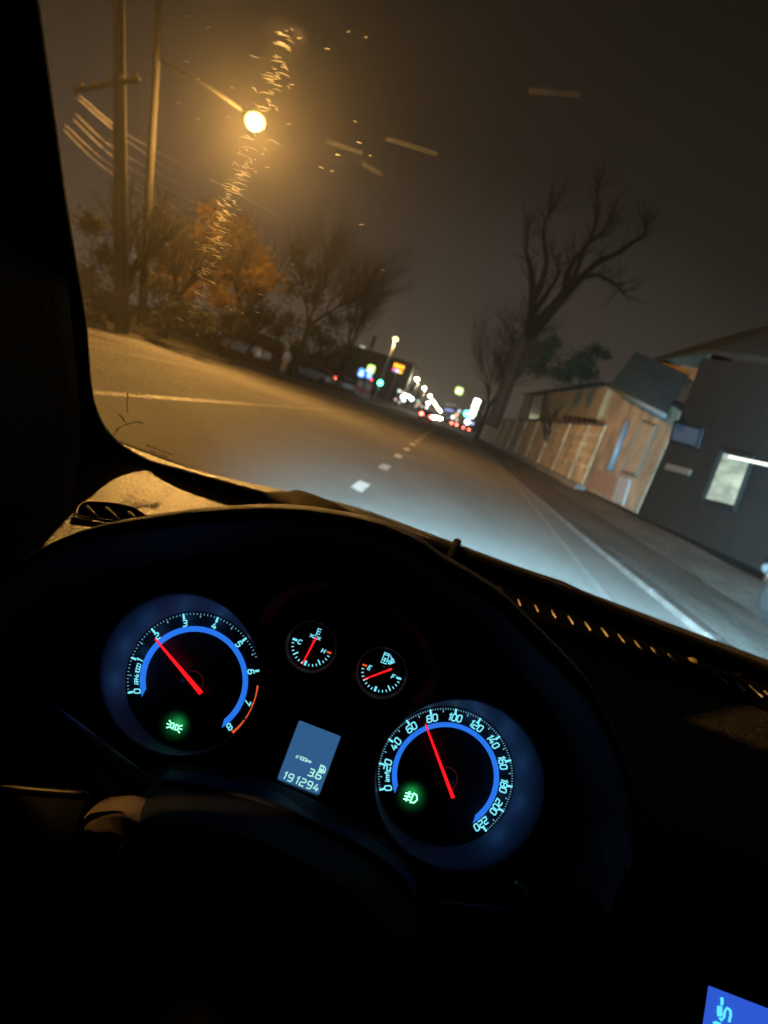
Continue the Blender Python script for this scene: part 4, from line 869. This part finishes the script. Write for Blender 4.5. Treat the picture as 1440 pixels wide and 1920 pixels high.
def big_gauge(name, cpx, Rpx, rimpx, rimR, rimh, sweep, nmaj, nmin, labels, unit, ring_r, ring_w, needle_v, needle_dim, redline=None, num_r=.885, num_h=.1, label=''):
    c = cl(*cpx); R_ = px_len(c, Rpx); half = radians(sweep/2); ang = lambda v: -half+2*half*v
    bm = bmesh.new(); disc(bm, c, R_*1.06, .0003); g = part(name, bm, m_face, label=label)
    bm = bmesh.new(); c1 = cl(*rimpx, h=rimh)-CN*rimh; r1 = px_len(c1+CN*rimh, rimR); cone(bm, c, R_*1.045, .0005, c1, r1, rimh, bulge=.15); part('bezel', bm, m_cone, g, True)
    bm = bmesh.new(); bm2 = bmesh.new()
    for i in range(nmaj+1):
        v = i/nmaj
        if redline and v > redline and i not in (nmaj,): continue
        if redline and v > redline: continue
        tick(bm, c, ang(v), R_*.935, R_*1.02, R_*.032, .0008)
    for i in range(nmaj*nmin):
        if i % nmin == 0: continue
        v = i/(nmaj*nmin)
        if redline and v > .70: continue
        tick(bm2, c, ang(v), R_*.992, R_*1.02, R_*.011, .0008)
        if i % nmin == nmin//2: tick(bm2, c, ang(v), R_*.955, R_*.985, R_*.018, .0009)
    part('scale_marks', bm, g_wt, g); part('minor_marks', bm2, g_mn, g)
    bm = bmesh.new()
    for i, s in labels: 
        a = ang(i); F = frame(c, .0008, a); text(bm, s, R_*num_h, R_*num_h*.2, lambda x, y, F=F: F(x, y+R_*num_r), slant=.15, wide=.98 if len(s) < 3 else .88)
    # unit lettering bent along the arc
    s, a0, a1, uh = unit
    for k, ch in enumerate(s):
        a = a0+(a1-a0)*(k+.5)/len(s); F = frame(c, .0008, a); text(bm, ch, R_*uh, R_*uh*.2, lambda x, y, F=F: F(x, y+R_*(num_r-.005)), slant=.2)
    part('numerals', bm, g_wt, g)
    bm = bmesh.new(); r_in, r_out = R_*(ring_r-ring_w/2), R_*(ring_r+ring_w/2)
    ea = .07
    arc_rib(bm, c, r_in, r_out, -half-.01, half+.01, .0012, 80)
    for sgn in (-1, 1):
        F = frame(c, .0012); a = sgn*(half+.01); b = sgn*(half+ea*1.7)
        poly(bm, [F(sin(a)*r_in, cos(a)*r_in), F(sin(a)*r_out, cos(a)*r_out), F(sin(b)*r_out, cos(b)*r_out)])
    # bevelled inner step so that the ring is a raised light guide
    F0, F1_ = frame(c, .0012), frame(c, .0003); n = 80; A_ = []; B_ = []
    for i in range(n+1):
        a = -half+2*half*i/n; A_.append(F0(sin(a)*r_in, cos(a)*r_in)); B_.append(F1_(sin(a)*r_in*.985, cos(a)*r_in*.985))
    loft(bm, [A_, B_], closed=False)
    part('lit_ring', bm, g_bl, g)
    if redline:
        bm = bmesh.new(); z0 = redline
        arc_rib(bm, c, R_*.955, R_*.985, ang(z0), ang(7/8-.004), .0008, 14); arc_rib(bm, c, R_*.955, R_*.985, ang(7/8+.004), ang(7.5/8-.003), .0008, 8); arc_rib(bm, c, R_*.955, R_*.985, ang(7.5/8+.003), ang(1), .0008, 8)
        tick(bm, c, ang(7/8), R_*.94, R_*1.0, R_*.03, .0010); tick(bm, c, ang(1.0), R_*.94, R_*1.0, R_*.03, .0010)
        part('red_zone', bm, g_or, g)
        bm = bmesh.new()
        for i in range(int(nmaj*nmin*.86), nmaj*nmin): tick(bm, c, ang(i/(nmaj*nmin)), R_*1.0, R_*1.025, R_*.011, .0008)
        part('unlit_marks', bm, mat('dim_red_print', (.1, .03, .02), .6), g)
    bm = bmesh.new(); a = ang(needle_v); tip, tail, w0, w1 = needle_dim; needle(bm, c, a, R_*tip, R_*tail, R_*w0, R_*w1, .006); part('needle', bm, g_rd, g)
    bm = bmesh.new(); F = frame(c, .0012)
    loft(bm, [[frame(c, .0004)(R_*.2*sin(k*pi/16), R_*.2*cos(k*pi/16)) for k in range(32)], [frame(c, .006)(R_*.17*sin(k*pi/16), R_*.17*cos(k*pi/16)) for k in range(32)]], True, True); part('hub', bm, mat('hub_black', (.015, .008, .008), .35), g, True)
    bm = bmesh.new(); arc_rib(bm, c, R_*.165, R_*.18, -.6, 2.6, .0062, 30); part('hub_ring', bm, g_hub, g)
    return c, R_, g
cT, RT, gT = big_gauge('tachometer', (364.2, 1276), 124, (337, 1264), 150, .013, 242, 8, 10,
    [(i/8, str(i)) for i in range(9)], ('RPMx1000', radians(-121+7), radians(-121+27), .058), 0.785, .074, 2.0/8-.004, (.86, .22, .075, .03), redline=6.43/8, num_r=.875, num_h=.088,
    label='rev counter reading two with an orange red zone from seven to eight')
cS, RS, gS = big_gauge('speedometer', (835, 1454.5), 124, (861, 1471), 158, .013, 245, 11, 10,
    [(i/11, str(20*i)) for i in range(12)], ('km/h', radians(-122.5+6.5), radians(-122.5+17.5), .07), .775, .066, 73/220, (.87, .30, .055, .026), num_r=.885, num_h=.098,
    label='speedometer reading about seventy three')
for c, R_, sx_ in ((cT, RT, -1), (cS, RS, 1)):
    for a in ([-110, -85, -60, -30, 0] if sx_ < 0 else [5, 35, 62, 90, 118]):
        F = frame(c, .011); a = radians(a); clight('gauge_light', 'POINT', F(sin(a)*R_*.93, cos(a)*R_*.93), .0011, (.10, .36, 1.0), shadow_soft_size=0.0)
def small_gauge(name, cpx, needle_img, lo, hi, lom, him, icon, label):
    c = cl(*cpx); R_ = px_len(c, 47); bm = bmesh.new(); disc(bm, c, R_*.97, .0003, 40); g = part(name, bm, m_face, label=label)
    bm = bmesh.new(); cone(bm, c, R_*.93, .0005, c, R_*1.02, .007, 48, 3, lip=.0008); part('bezel', bm, m_cone, g, True)
    bm = bmesh.new(); bm2 = bmesh.new(); n = 16
    for i in range(n+1):
        a = radians(-90-180*i/n); big = i % 8 == 0; mid = i % 4 == 0
        if (i == 0 and lom) or (i == n and him): tick(bm2, c, a, R_*.64, R_*.82, R_*.075, .0008); continue
        tick(bm, c, a, R_*(.62 if big else .6 if mid else .72), R_*.82, R_*(.085 if big else .05 if mid else .035), .0008)
    for s, a in ((lo, -90), (hi, 90)):
        F = frame(c, .0008); x = sin(radians(a))*R_*.5; text(bm, s, R_*.17, R_*.035, lambda p, q, x=x, F=F: F(x+p, q-R_*.02), slant=.2)
    for pl_ in icon: ribbon(bm, [(x*R_*1.12, y*R_*1.12-.05*R_) for x, y in pl_], R_*.036, frame(c, .0008))
    part('scale_marks', bm, g_wt, g)
    part('end_mark', bm2, g_or, g)
    bm = bmesh.new(); a = radians(needle_img); needle(bm, c, a, R_*.78, R_*.42, R_*.085, R_*.05, .004); part('needle', bm, g_rd, g)
    bm = bmesh.new(); loft(bm, [[frame(c, .0004)(R_*.27*sin(k*pi/12), R_*.27*cos(k*pi/12)) for k in range(24)], [frame(c, .004)(R_*.24*sin(k*pi/12), R_*.24*cos(k*pi/12)) for k in range(24)]], True, True); part('hub', bm, MATS['hub_black'], g)
    return c, R_, g
wave = lambda y: [(-.2, y), (-.13, y+.04), (-.06, y), (.01, y+.04), (.08, y), (.15, y+.04), (.2, y)]
thermo = [[(0, .42), (0, .72)], [(.03, .70), (.12, .70)], [(.03, .61), (.12, .61)], [(.03, .52), (.12, .52)], [(-.2, .43), (-.12, .40), (-.05, .43)], [(.06, .43), (.13, .40), (.2, .43)], wave(.33)]
pump = [[(-.17, .36), (.06, .36)], [(-.14, .4), (-.14, .72), (.04, .72), (.04, .4)], [(-.05, .4), (-.05, .56)], [(-.1, .46), (0, .46)], [(-.1, .52), (0, .52)], [(-.13, .66), (.03, .66)], [(.06, .5), (.11, .5), (.11, .4), (.16, .4), (.16, .6), (.09, .7)], [(.2, .42), (.2, .62), (.3, .52), (.2, .42), (.24, .52)]]
small_gauge('temperature_gauge', (585.1, 1210.9), 187, 'C', 'H', False, True, thermo, 'small coolant gauge lettered C and H')
small_gauge('fuel_gauge', (716, 1259.3), 229, 'E', 'F', True, False, pump, 'small fuel gauge lettered E and F, nearly empty')
# trip display
lc = [cl(563, 1349), cl(640, 1379), cl(597.5, 1490), cl(519.5, 1459)]; lcc = (lc[0]+lc[1]+lc[2]+lc[3])/4
lw = px_len(lcc, 83.5); lh = px_len(lcc, 118)
def rrect(w, h, r, n=5):
    o = []
    for sx_, sy_, a0 in ((1, 1, 0), (-1, 1, 90), (-1, -1, 180), (1, -1, 270)):
        for k in range(n+1):
            a = radians(a0+90*k/n); o.append((sx_*(w/2-r)+r*cos(a), sy_*(h/2-r)+r*sin(a)))
    return o
F = frame(lcc, .001); bm = bmesh.new(); poly(bm, [F(*p) for p in rrect(lw, lh, lw*.05)])
m_lcd = mat('blue_backlit_screen', (.01, .02, .04), .4, emit=(.035, .125, .30), es=.85)
gL = part('trip_display', bm, m_lcd, label='blue backlit trip screen reading 3.6 and 191294')
bm = bmesh.new(); loft(bm, [[frame(lcc, h_)(*p) for p in rrect(lw*(1+k), lh*(1+k*.7), lw*.06)] for h_, k in ((.0008, .0), (.005, .04), (.005, .09), (-.001, .12))]); part('frame', bm, m_panel, gL, True)
g_lcd = glow('screen_digits', (.42, .90, .78), 1.0)
bm = bmesh.new(); F = frame(lcc, .0013)
text(bm, '191294', lh*.115, lh*.02, lambda x, y: F(x+lw*.02, y-lh*.40), slant=.12, sp=.38, wide=.92)
text(bm, '3.6', lh*.11, lh*.022, lambda x, y: F(x+lw*.255, y-lh*.21), slant=.12, sp=.14, wide=1.0)
text(bm, 'l/100km', lh*.05, lh*.012, lambda x, y: F(x-lw*.10, y-lh*.055), slant=.2, sp=.18)
part('digits', bm, g_lcd, gL)
bm = bmesh.new()
for pl_ in pump[:-1]: ribbon(bm, [(x, y-.54) for x, y in pl_], .05, lambda x, y: F(x*lw*.45+lw*.37, y*lw*.45-lh*.10))
F3 = frame(lcc, .00135); poly(bm, [F3(lw*.37+a*lw*.45, -lh*.10+b*lw*.45) for a, b in ((-.13, -.14), (.04, -.14), (.04, .02), (-.13, .02))])
part('pump_symbol', bm, g_lcd, gL)
# green tell-tales
def telltale(name, px, strokes, s, label, pol):
    c = cl(*px); w = px_len(c, s); bm = bmesh.new()
    for k, pl_ in enumerate(strokes): ribbon(bm, [(x*w, y*w) for x, y in pl_], w*.12, frame(c, .0008+.00004*k))
    part(name, bm, g_gr, label=label); l = clight('telltale_light', 'SPOT', c+CN*.012, pol*11, (.04, 1, .22), shadow_soft_size=0.0, spot_size=radians(95), spot_blend=1.0); l.rotation_euler = (radians(-90+180-10), 0, 0) if False else CN.to_track_quat('Z', 'Y').to_euler()
def D(cx, sg): return [(cx, .3), (cx+.28*sg, .24), (cx+.36*sg, 0), (cx+.28*sg, -.24), (cx, -.3), (cx, .3)]
telltale('side_light_symbol', (327.8, 1361.6), [D(-.12, -1)[:], D(.12, 1)[:], [(-.52, .26), (-.80, .44)], [(-.58, 0), (-.92, 0)], [(-.52, -.26), (-.80, -.44)], [(.52, .26), (.80, .44)], [(.58, 0), (.92, 0)], [(.52, -.26), (.80, -.44)]], 17, 'glowing green side light symbol in the rev counter', .0010)
telltale('fog_light_symbol', (772.4, 1494.9), [[(0, .45), (.35, .36), (.52, 0), (.35, -.36), (0, -.45), (0, .45)], [(-.15, .32), (-.72, .2)], [(-.15, .02), (-.72, -.08)], [(-.15, -.28), (-.72, -.38)], [(-.42, .5), (-.36, .15), (-.48, -.1), (-.42, -.5)]], 20, 'glowing green front fog light symbol in the speedometer', .0012)
# panel behind the gauges
bm = bmesh.new(); pp_ = [(620+(x-620)*.84, 1380+(y-1380)*.84) for x, y in ((-70, 1330), (0, 1150), (130, 1011), (250, 985), (400, 967), (500, 963), (600, 972), (700, 993), (780, 1028), (880, 1092), (940, 1132), (1000, 1190), (1060, 1250), (1112, 1310), (1160, 1400), (1188, 1500), (1190, 1600), (1150, 1700))]+[(900, 1760), (500, 1700), (150, 1600), (-20, 1480)]
poly(bm, [cl(*p, h=-.0005) for p in pp_]); part('instrument_panel', bm, m_panel)
# moulded brow rings around the small gauges
bm = bmesh.new(); pts = [cl(520, 1175, .004), cl(548, 1140, .004), cl(600, 1122, .004), cl(660, 1130, .004), cl(715, 1158, .004), cl(762, 1200, .004), cl(788, 1262, .004), cl(760, 1302, .004)]
c = catmull(pts, 6); lo = [p-CN*.004 for p in c]; hi = [p+CN*.003+(cl(640, 1235)-p).normalized()*-.012+CN*.010 for p in c]; loft(bm, [lo, c, hi], closed=False); part('brow', bm, mat('brow_plastic', (.02, .02, .024), .45), None, True)
# ---------- cluster hood
lip_px = [(-130, 1330), (-70, 1180), (0, 1085), (60, 1043), (130, 1011), (190, 995), (250, 985), (330, 973), (400, 967), (500, 963), (600, 972), (700, 993), (780, 1028), (820, 1057), (880, 1092), (940, 1132), (1000, 1190), (1060, 1250), (1112, 1310), (1160, 1400), (1188, 1500), (1190, 1600), (1150, 1700)]
HL = .115
def lipP(p, h, k=1.0): return cl(620+(p[0]-620)*k, 1380+(p[1]-1380)*k, h)
lip = catmull([lipP(p, HL) for p in lip_px], 5)
inn = catmull([lipP(p, .0, .80) for p in lip_px], 5)
mid_ = [a.lerp(b, .5)+(a-cl(620, 1380)).normalized()*.008 for a, b in zip(lip, inn)]
l2 = [p+V((0, .006, .003)) for p in lip]; l3 = [p+V((0, .02, .003)) for p in lip]
bk = [V((p.x+(p.x-.0)*.25, .84, 0)) for p in lip]
for q, p in zip(bk, lip): q.z = min(p.z-.02, dz(q.x, .84)-.02)
bm = bmesh.new(); loft(bm, [inn, mid_, [p-V((0, 0, .004)) for p in lip], lip, l2, l3, [a.lerp(b, .35)+V((0, 0, .012)) for a, b in zip(l3, bk)], [a.lerp(b, .7)+V((0, 0, .008)) for a, b in zip(l3, bk)], bk], closed=False)
m_hood = mat('grained_hood', (.008, .0075, .007), .55, spec=.2, bump=.35, bs=340, grain=True)
part('instrument_hood', bm, m_hood, None, True)
# ---------- dashboard top, fascia
bm = bmesh.new(); xs = [-.78, -.5]+[-.38+.46*k/18 for k in range(19)]+[.3, .7, 1.1, 1.45]
loft(bm, [[V((x, y, dz(x, y))) for x in xs] for y in (1.06, .95, .865, .85, .82, .75, .65, .59)]+[[V((x, .57, dz(x, .59)-.012)) for x in xs], [V((x, .56, dz(x, .59)-.05)) for x in xs], [V((x, .58, .3)) for x in xs]], closed=False)
part('dashboard', bm, m_dash, None, False)
bm = bmesh.new(); bx = [(-.78, .42, .75), (1.45, .42, .75)]
# side vent at the left end
rim = [(150, 946), (172, 941), (210, 944), (245, 951), (268, 962), (275, 974), (266, 981), (245, 984), (215, 978), (180, 972), (145, 966)]
bm = bmesh.new(); poly(bm, [ds(*p, h=.001) for p in rim]); gv = part('side_vent', bm, m_blackm)
bm = bmesh.new(); rp_ = [ds(*p, h=.002) for p in rim]; tube(bm, catmull(rp_, 4, True)+[rp_[0]], .0010, 6, cap=False); part('rim', bm, mat('vent_rim', (.04, .036, .03), .4), gv, True)
m_fin = mat('vent_fin', (.8, .74, .66), .3)
for a, b in (((164, 950), (184, 973)), ((200, 952), (228, 980)), ((242, 960), (257, 976))):
    bm = bmesh.new(); tube(bm, [ds(*a, h=.0035), ds(*b, h=.0035)], .0017, 8); part('vent_slat', bm, m_fin, gv, True)
bm = bmesh.new(); tube(bm, [ds(*p, h=.001) for p in ((135, 972), (175, 980), (225, 990), (260, 986))], .0015, 5); part('seam', bm, m_dash, gv, True)
# defroster vent and its fins
def z8(x, y): return (820+x/2.3226, 980+y/2.3226)
fx = [(284, 318, 8), (357, 348, 17), (433, 373, 18), (507, 398, 19), (581, 424, 20), (655, 451, 21), (729, 478, 21), (803, 506, 21), (876, 535, 22), (950, 565, 22), (1025, 594, 22), (1204, 660, 7), (1240, 678, 21), (1311, 705, 22), (1386, 733, 22), (1450, 757, 20)]
top = [ds(*z8(x, y-44), h=.001) for x, y, s in fx]; bot = [ds(*z8(x, y+62), h=.001) for x, y, s in fx]
bm = bmesh.new(); loft(bm, [top, bot], closed=False); gd = part('defroster_vent', bm, m_blackm)
for x, y, s in fx:
    c = ds(*z8(x, y), h=.0035); bm = bmesh.new(); Lh = abs(ds(*z8(x, y-s), h=.0035).y-ds(*z8(x, y+s), h=.0035).y)/2
    tube(bm, [c+V((0, Lh, 0)), c, c+V((0, -Lh, 0))], .0011, 6); part('vent_slat', bm, m_fin, gd, True)
bm = bmesh.new(); c = ds(1299, 1240); uvs(bm, c, .007, (1, 1, .7)); part('light_sensor', bm, mat('sensor_dome', (.25, .2, .12), .2), None, True)
# shadow of the windscreen approval print, drawn as dark letters on the dash
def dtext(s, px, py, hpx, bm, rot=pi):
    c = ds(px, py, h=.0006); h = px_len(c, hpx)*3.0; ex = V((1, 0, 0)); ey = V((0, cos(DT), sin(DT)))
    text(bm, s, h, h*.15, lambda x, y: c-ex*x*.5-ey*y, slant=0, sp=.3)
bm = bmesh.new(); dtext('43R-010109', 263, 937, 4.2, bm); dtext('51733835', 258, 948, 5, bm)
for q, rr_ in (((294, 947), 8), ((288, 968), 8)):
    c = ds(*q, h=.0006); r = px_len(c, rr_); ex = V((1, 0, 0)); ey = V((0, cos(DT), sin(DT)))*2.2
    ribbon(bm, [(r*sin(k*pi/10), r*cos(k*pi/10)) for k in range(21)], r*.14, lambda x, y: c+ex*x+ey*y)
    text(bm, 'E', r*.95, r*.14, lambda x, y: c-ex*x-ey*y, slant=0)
part('print_shadow', bm, m_blackm)
bm = bmesh.new()
for k, s in enumerate(('A51 R-0109 20', 'M331 A50', '43R-006 E9')):
    c = ws(300, 842+k*7.5)-WN*.0015; h = .0042
    text(bm, s, h, h*.3, lambda x, y: c+V((1, 0, 0))*(-x)*.8+U2*(-y)*1.2, slant=0, sp=.25)
part('glass_print', bm, m_blackm, GLASS)
# ---------- pillar trim, roof, door, seats-side shell (dark cabin)
pe = [(20, -260), (38, -100), (52, 0), (66, 120), (80, 220), (101, 380), (117, 480), (129, 560), (138, 640), (146, 720), (150, 790), (148, 860), (140, 920), (128, 960)]
pin = catmull([on(x, y, V((0, .60, 1.25)), V((0, 1, .5)).normalized()) for x, y in pe], 4)
bm = bmesh.new(); loft(bm, [[p+V((-.03, .03, 0)) for p in pin], pin, [p+V((-.012, -.006, .002)) for p in pin], [p+V((-.05, -.05, .0)) for p in pin], [p+V((-.14, -.12, .0)) for p in pin], [V((-.62, p.y-.2, p.z)) for p in pin]], closed=False); part('pillar_trim', bm, m_trim, None, True)
def slab(name, pts, d, m=m_blackm): bm = bmesh.new(); prism(bm, pts, d); return part(name, bm, m)
zt_ = tr2.z
slab('roof_lining', [(-.85, .30, zt_+.04), (1.5, .30, zt_+.04), (1.5, -2.2, zt_+.06), (-.85, -2.2, zt_+.06)], (0, 0, .04))
slab('rear_wall', [(-.85, -2.2, .2), (1.5, -2.2, .2), (1.5, -2.2, 1.8), (-.85, -2.2, 1.8)], (0, -.04, 0))
slab('passenger_door', [(1.5, -2.2, .2), (1.5, 1.1, .2), (1.5, 1.1, 1.05), (1.5, .2, 1.66), (1.5, -2.2, 1.7)], (.05, 0, 0))
# driver door, its window closed by added panels to a slit for lamp light
slab('driver_door', [(-.80, -2.2, .2), (-.80, 1.1, .2), (-.80, 1.1, 1.22), (-.80, -2.2, 1.26)], (-.05, 0, 0))
bm = bmesh.new(); prism(bm, [(-.80, 1.1, 1.215), (-.80, .0, 1.215), (-.80, .0, 1.325), (-.80, .053, 1.33), (-.80, .053, zt_+.03), (-.80, .30, zt_+.08)], (-.05, 0, 0)); prism(bm, [(-.80, .006, 1.335), (-.80, -2.2, 1.27), (-.80, -2.2, 1.7), (-.80, .006, 1.7)], (-.05, 0, 0)); prism(bm, [(-.80, .12, zt_-.02), (-.80, -.4, zt_-.02), (-.80, -.4, zt_+.08), (-.80, .12, zt_+.08)], (-.05, 0, 0)); part('door_light_mask', bm, m_blackm)
slab('cabin_floor', [(-.85, -2.2, .2), (1.5, -2.2, .2), (1.5, 1.1, .2), (-.85, 1.1, .2)], (0, 0, -.04))
slab('bulkhead', [(-.85, 1.10, .2), (1.5, 1.10, .2), (1.5, 1.10, dz(-.5, 1.06)-.01), (-.85, 1.10, dz(-.5, 1.06)-.01)], (0, .03, 0))
# bonnet, nozzles, wiper
bm = bmesh.new(); bxs = [-.55, -.45, -.2, .1, .35, .6, .9, 1.15, 1.25]
def bz(x, y): return (.95-.02*abs((x-.35))**2)-(y-1.1)*.13-max(0, y-1.55)**2*.7
loft(bm, [[V((x, y, bz(x, y)-.06*(abs(x-.35) > .85))) for x in bxs] for y in (1.12, 1.25, 1.45, 1.65, 1.8, 1.9)]+[[V((x, 1.98, .62)) for x in bxs], [V((x, 1.98, .3)) for x in bxs]], closed=False)
part('bonnet', bm, mat('dark_bonnet_paint', (.012, .012, .012), .7, spec=.1), None, True)
for q in ((855, 1026), (1403, 1246)):
    c = ws(*q)+V((0, .012, 0)); bm = bmesh.new(); loft(bm, [[c+V((r*sin(k*pi/8), r*cos(k*pi/8), z)) for k in range(16)] for r, z in ((.0065, -.03), (.0062, 0), (.0045, .0075), (.001, .0095))], True, True); part('washer_nozzle', bm, m_black, None, True)
wp = catmull([ws(*q)+WN*.006 for q in ((455, 922), (483, 929), (535, 929), (552, 926), (585, 935), (640, 958), (690, 990), (760, 1020))], 5)
wq = [p+V((0, .0, -.045)) for p in wp]
bm = bmesh.new(); loft(bm, [[p for p in wp], [p+V((0, -.006, -.003)) for p in wp], [p+V((0, -.008, -.03)) for p in wp]], closed=False)
part('wiper', bm, mat('brown_grey_wiper', (.05, .043, .033), .7, spec=.15), None, True)
wl_ = catmull([ws(*q)+WN*.006 for q in ((800, 1012), (900, 1050), (1040, 1096), (1065, 1106), (1134, 1138), (1290, 1200), (1440, 1256), (1560, 1300))], 5)
bm = bmesh.new(); tube(bm, wl_, .0016, 6); part('wiper', bm, mat('wiper_rubber', (.03, .025, .02), .5), None, True)
bm = bmesh.new(); prism(bm, [cl(-700, 1560, .004), cl(150, 1640, .004), cl(520, 1740, .004), cl(900, 1800, .004), cl(1260, 1720, .004), cl(2300, 1900, .004), cl(2300, 3300, .06), cl(-700, 3300, .06)], CN*-.01); part('lower_dashboard', bm, m_blackm)
# ---------- steering column, wheel, stalk
ar = [(286, 1462), (298, 1452), (327, 1444), (403, 1455), (502, 1479), (590, 1520), (683, 1566), (747, 1610), (777, 1651), (782, 1668)]
a0 = catmull([cl(*p, h=.035) for p in ar], 5)
a1 = catmull([cl(x-4, y+26, .062) for x, y in ar], 5); a2 = catmull([cl(x-8, y+38, .05) for x, y in ar], 5)
am = catmull([cl(x+2, y-2, .008) for x, y in ar], 5)
bm = bmesh.new(); loft(bm, [am, a0, [p.lerp(q, .5)+CN*.004 for p, q in zip(a0, a1)], a1, a2], closed=False); part('cluster_sill', bm, mat('sill_plastic', (.018, .03, .09), .6, spec=.15, bump=.15, bs=400), None, True)
sh_px = [(190, 1560), (215, 1510), (245, 1490), (300, 1482), (400, 1496), (500, 1525), (600, 1570), (690, 1620), (745, 1668), (790, 1740), (800, 1820)]
s0 = catmull([cl(*p, h=.07) for p in sh_px], 5); s1 = catmull([cl(x+(540-x)*.12, y+60, .12) for x, y in sh_px], 5); s2 = catmull([cl(x+(540-x)*.2, y+220, .15) for x, y in sh_px], 5)
bm = bmesh.new(); loft(bm, [[p-CN*.05 for p in s0], s0, s0, s1, s2], closed=False); part('column_cover', bm, mat('column_plastic', (.008, .010, .022), .6, spec=.12, bump=.5, bs=300, grain=True), None, True)
bm = bmesh.new(); A_, B_ = cl(262, 1486, .075), cl(-60, 1262, .11); tube(bm, [A_, A_.lerp(B_, .5), B_], [.010, .012, .014], 12); part('indicator_stalk', bm, mat('stalk_plastic', (.005, .005, .005), .5, spec=.12), None, True)
wc = cl(330, 1900, .17)
bm = bmesh.new(); R1 = .185; ex, ey = V((1, 0, 0)), V((0, sin(radians(25)), cos(radians(25))))
ez = ex.cross(ey); wc0 = wc+ey*.0
loft(bm, [[wc0+(ex*cos(a)+ey*sin(a)*1)*(R1+.015*cos(2*pi*k/10))+ez*.015*sin(2*pi*k/10) for k in range(10)] for a in [radians(190+340*i/48) for i in range(0, 1)]]) if False else None
bm.free()
# wheel pad, lit patch coloured paler than the rest; left spoke with chrome strip
hp = [(150, 1552), (160, 1530), (178, 1514), (230, 1508), (270, 1530), (310, 1562), (338, 1600)]
h0 = catmull([cl(*p, h=.10) for p in hp], 5); h1 = catmull([cl(x-4, y+26, .117) for x, y in hp], 5); h2 = catmull([cl(x-10, y+56, .112) for x, y in hp], 5); h3 = catmull([cl(x-14, y+80, .09) for x, y in hp], 5)
bm = bmesh.new(); loft(bm, [[p-CN*.03 for p in h0], h0, h1, h2, h3], closed=False); gw = part('steering_wheel', bm, mat('grained_lit_pad', (.34, .28, .22), .55, bump=1.0, bs=150, grain=True), None, True)
bm = bmesh.new(); loft(bm, [catmull([cl(*p, h=.085) for p in ((-120, 1560), (60, 1590), (180, 1600), (350, 1640), (420, 1720), (440, 1900))], 5), catmull([cl(*p, h=.10) for p in ((-120, 2100), (40, 2100), (160, 2100), (260, 2100), (330, 2100), (380, 2100))], 5)], closed=False); part('shaded_lower_pad', bm, m_blackm, gw, True)
sp = [cl(x, y, .12) for x, y in ((-90, 1462), (0, 1474), (80, 1482), (165, 1488))]
bm = bmesh.new(); tube(bm, catmull(sp, 5), [.0018]*15+[.001], 8); part('chrome_strip', bm, mat('satin_chrome', (.5, .48, .45), .22, metal=1.0), gw, True)
bm = bmesh.new(); loft(bm, [[p+V((0, 0, -.004)) for p in sp], [p+V((0, -.004, -.03)) for p in sp], [p+V((0, .0, -.07)) for p in sp]], closed=False); part('spoke', bm, m_black, gw, True)
bm = bmesh.new(); pts = [cl(x, y, .02) for x, y in ((785, 1690), (870, 1697), (965, 1706))]; tube(bm, pts, .0012, 6); part('trim_line', bm, mat('grey_trim_line', (.10, .10, .11), .4), None, True)
bm = bmesh.new(); pts = [cl(x, y, .03) for x, y in ((966, 1655), (975, 1662), (984, 1673), (988, 1684))]; tube(bm, catmull(pts, 4), [.0012]+[.002]*11+[.0012], 8); part('ignition_ring', bm, mat('yellowish_ring', (.45, .40, .2), .35), None, True)
# ---------- centre display
dp0 = at_y(1332, 1849, .36); DNn = V((-.15, -1, .35)).normalized()
q = [on(x, y, dp0, DNn) for x, y in ((1332, 1852), (1520, 1925), (1490, 2010), (1318, 1990), (1321, 1925))]
bm = bmesh.new(); prism(bm, q, DNn*-.003); gc = part('centre_display', bm, glow('blue_display', (.028, .105, .68), .95), label='blue lit display corner at the bottom right')
def cz(x, y): return on(1240+x/7.2, 1800+y/7.2, dp0+DNn*.0008, DNn)
bm = bmesh.new(); 
for pl_, w in (([(815, 505), (822, 560), (815, 610)], 42), ([(790, 620), (785, 700), (792, 760)], 72), ([(785, 775), (812, 815), (845, 775), (858, 690), (890, 645), (930, 680), (938, 740), (915, 840)], 38), ([(700, 860), (730, 845), (800, 870)], 45)):
    n = len(pl_); L_ = []; R_2 = []
    for i, p in enumerate(pl_):
        a = V((*pl_[max(0, i-1)], 0)); b = V((*pl_[min(n-1, i+1)], 0)); d = (b-a).normalized(); nn_ = V((-d.y, d.x, 0))*w/2
        L_.append(cz(p[0]+nn_.x, p[1]+nn_.y)); R_2.append(cz(p[0]-nn_.x, p[1]-nn_.y))
    loft(bm, [L_, R_2], closed=False)
part('symbol', bm, glow('cyan_symbol', (.10, .75, .95), 1.2), gc)
# ---------- our headlights
for x in (-.28, .98):
    bm = bmesh.new(); uvs(bm, V((x, 1.97, .66)), .11, (1.5, .5, .8)); part('headlight', bm, m_headoff, None, True)
    l = clight('headlight_beam', 'SPOT', (x, 2.12, .66), 46000, (.40, .80, 1.0), spot_size=radians(84), spot_blend=1.0, shadow_soft_size=.05)
    l.rotation_euler = (radians(90-8.5), 0, radians(-20))

# ================================================================== HAZE
mh = bpy.data.materials.new('night_haze'); mh.use_nodes = True; g = mh.node_tree; g.nodes.clear()
o_ = N(g, 'ShaderNodeOutputMaterial'); pv = N(g, 'ShaderNodeVolumePrincipled'); pv.inputs['Color'].default_value = (.9, .9, .9, 1)
pv.inputs['Density'].default_value = .00022; pv.inputs['Anisotropy'].default_value = .8
g.links.new(pv.outputs[0], o_.inputs['Volume'])
bm = bmesh.new(); box(bm, (0, 480, 22), (320, 1120, 46.5)); bmo('haze', bm, mh, kind='stuff')
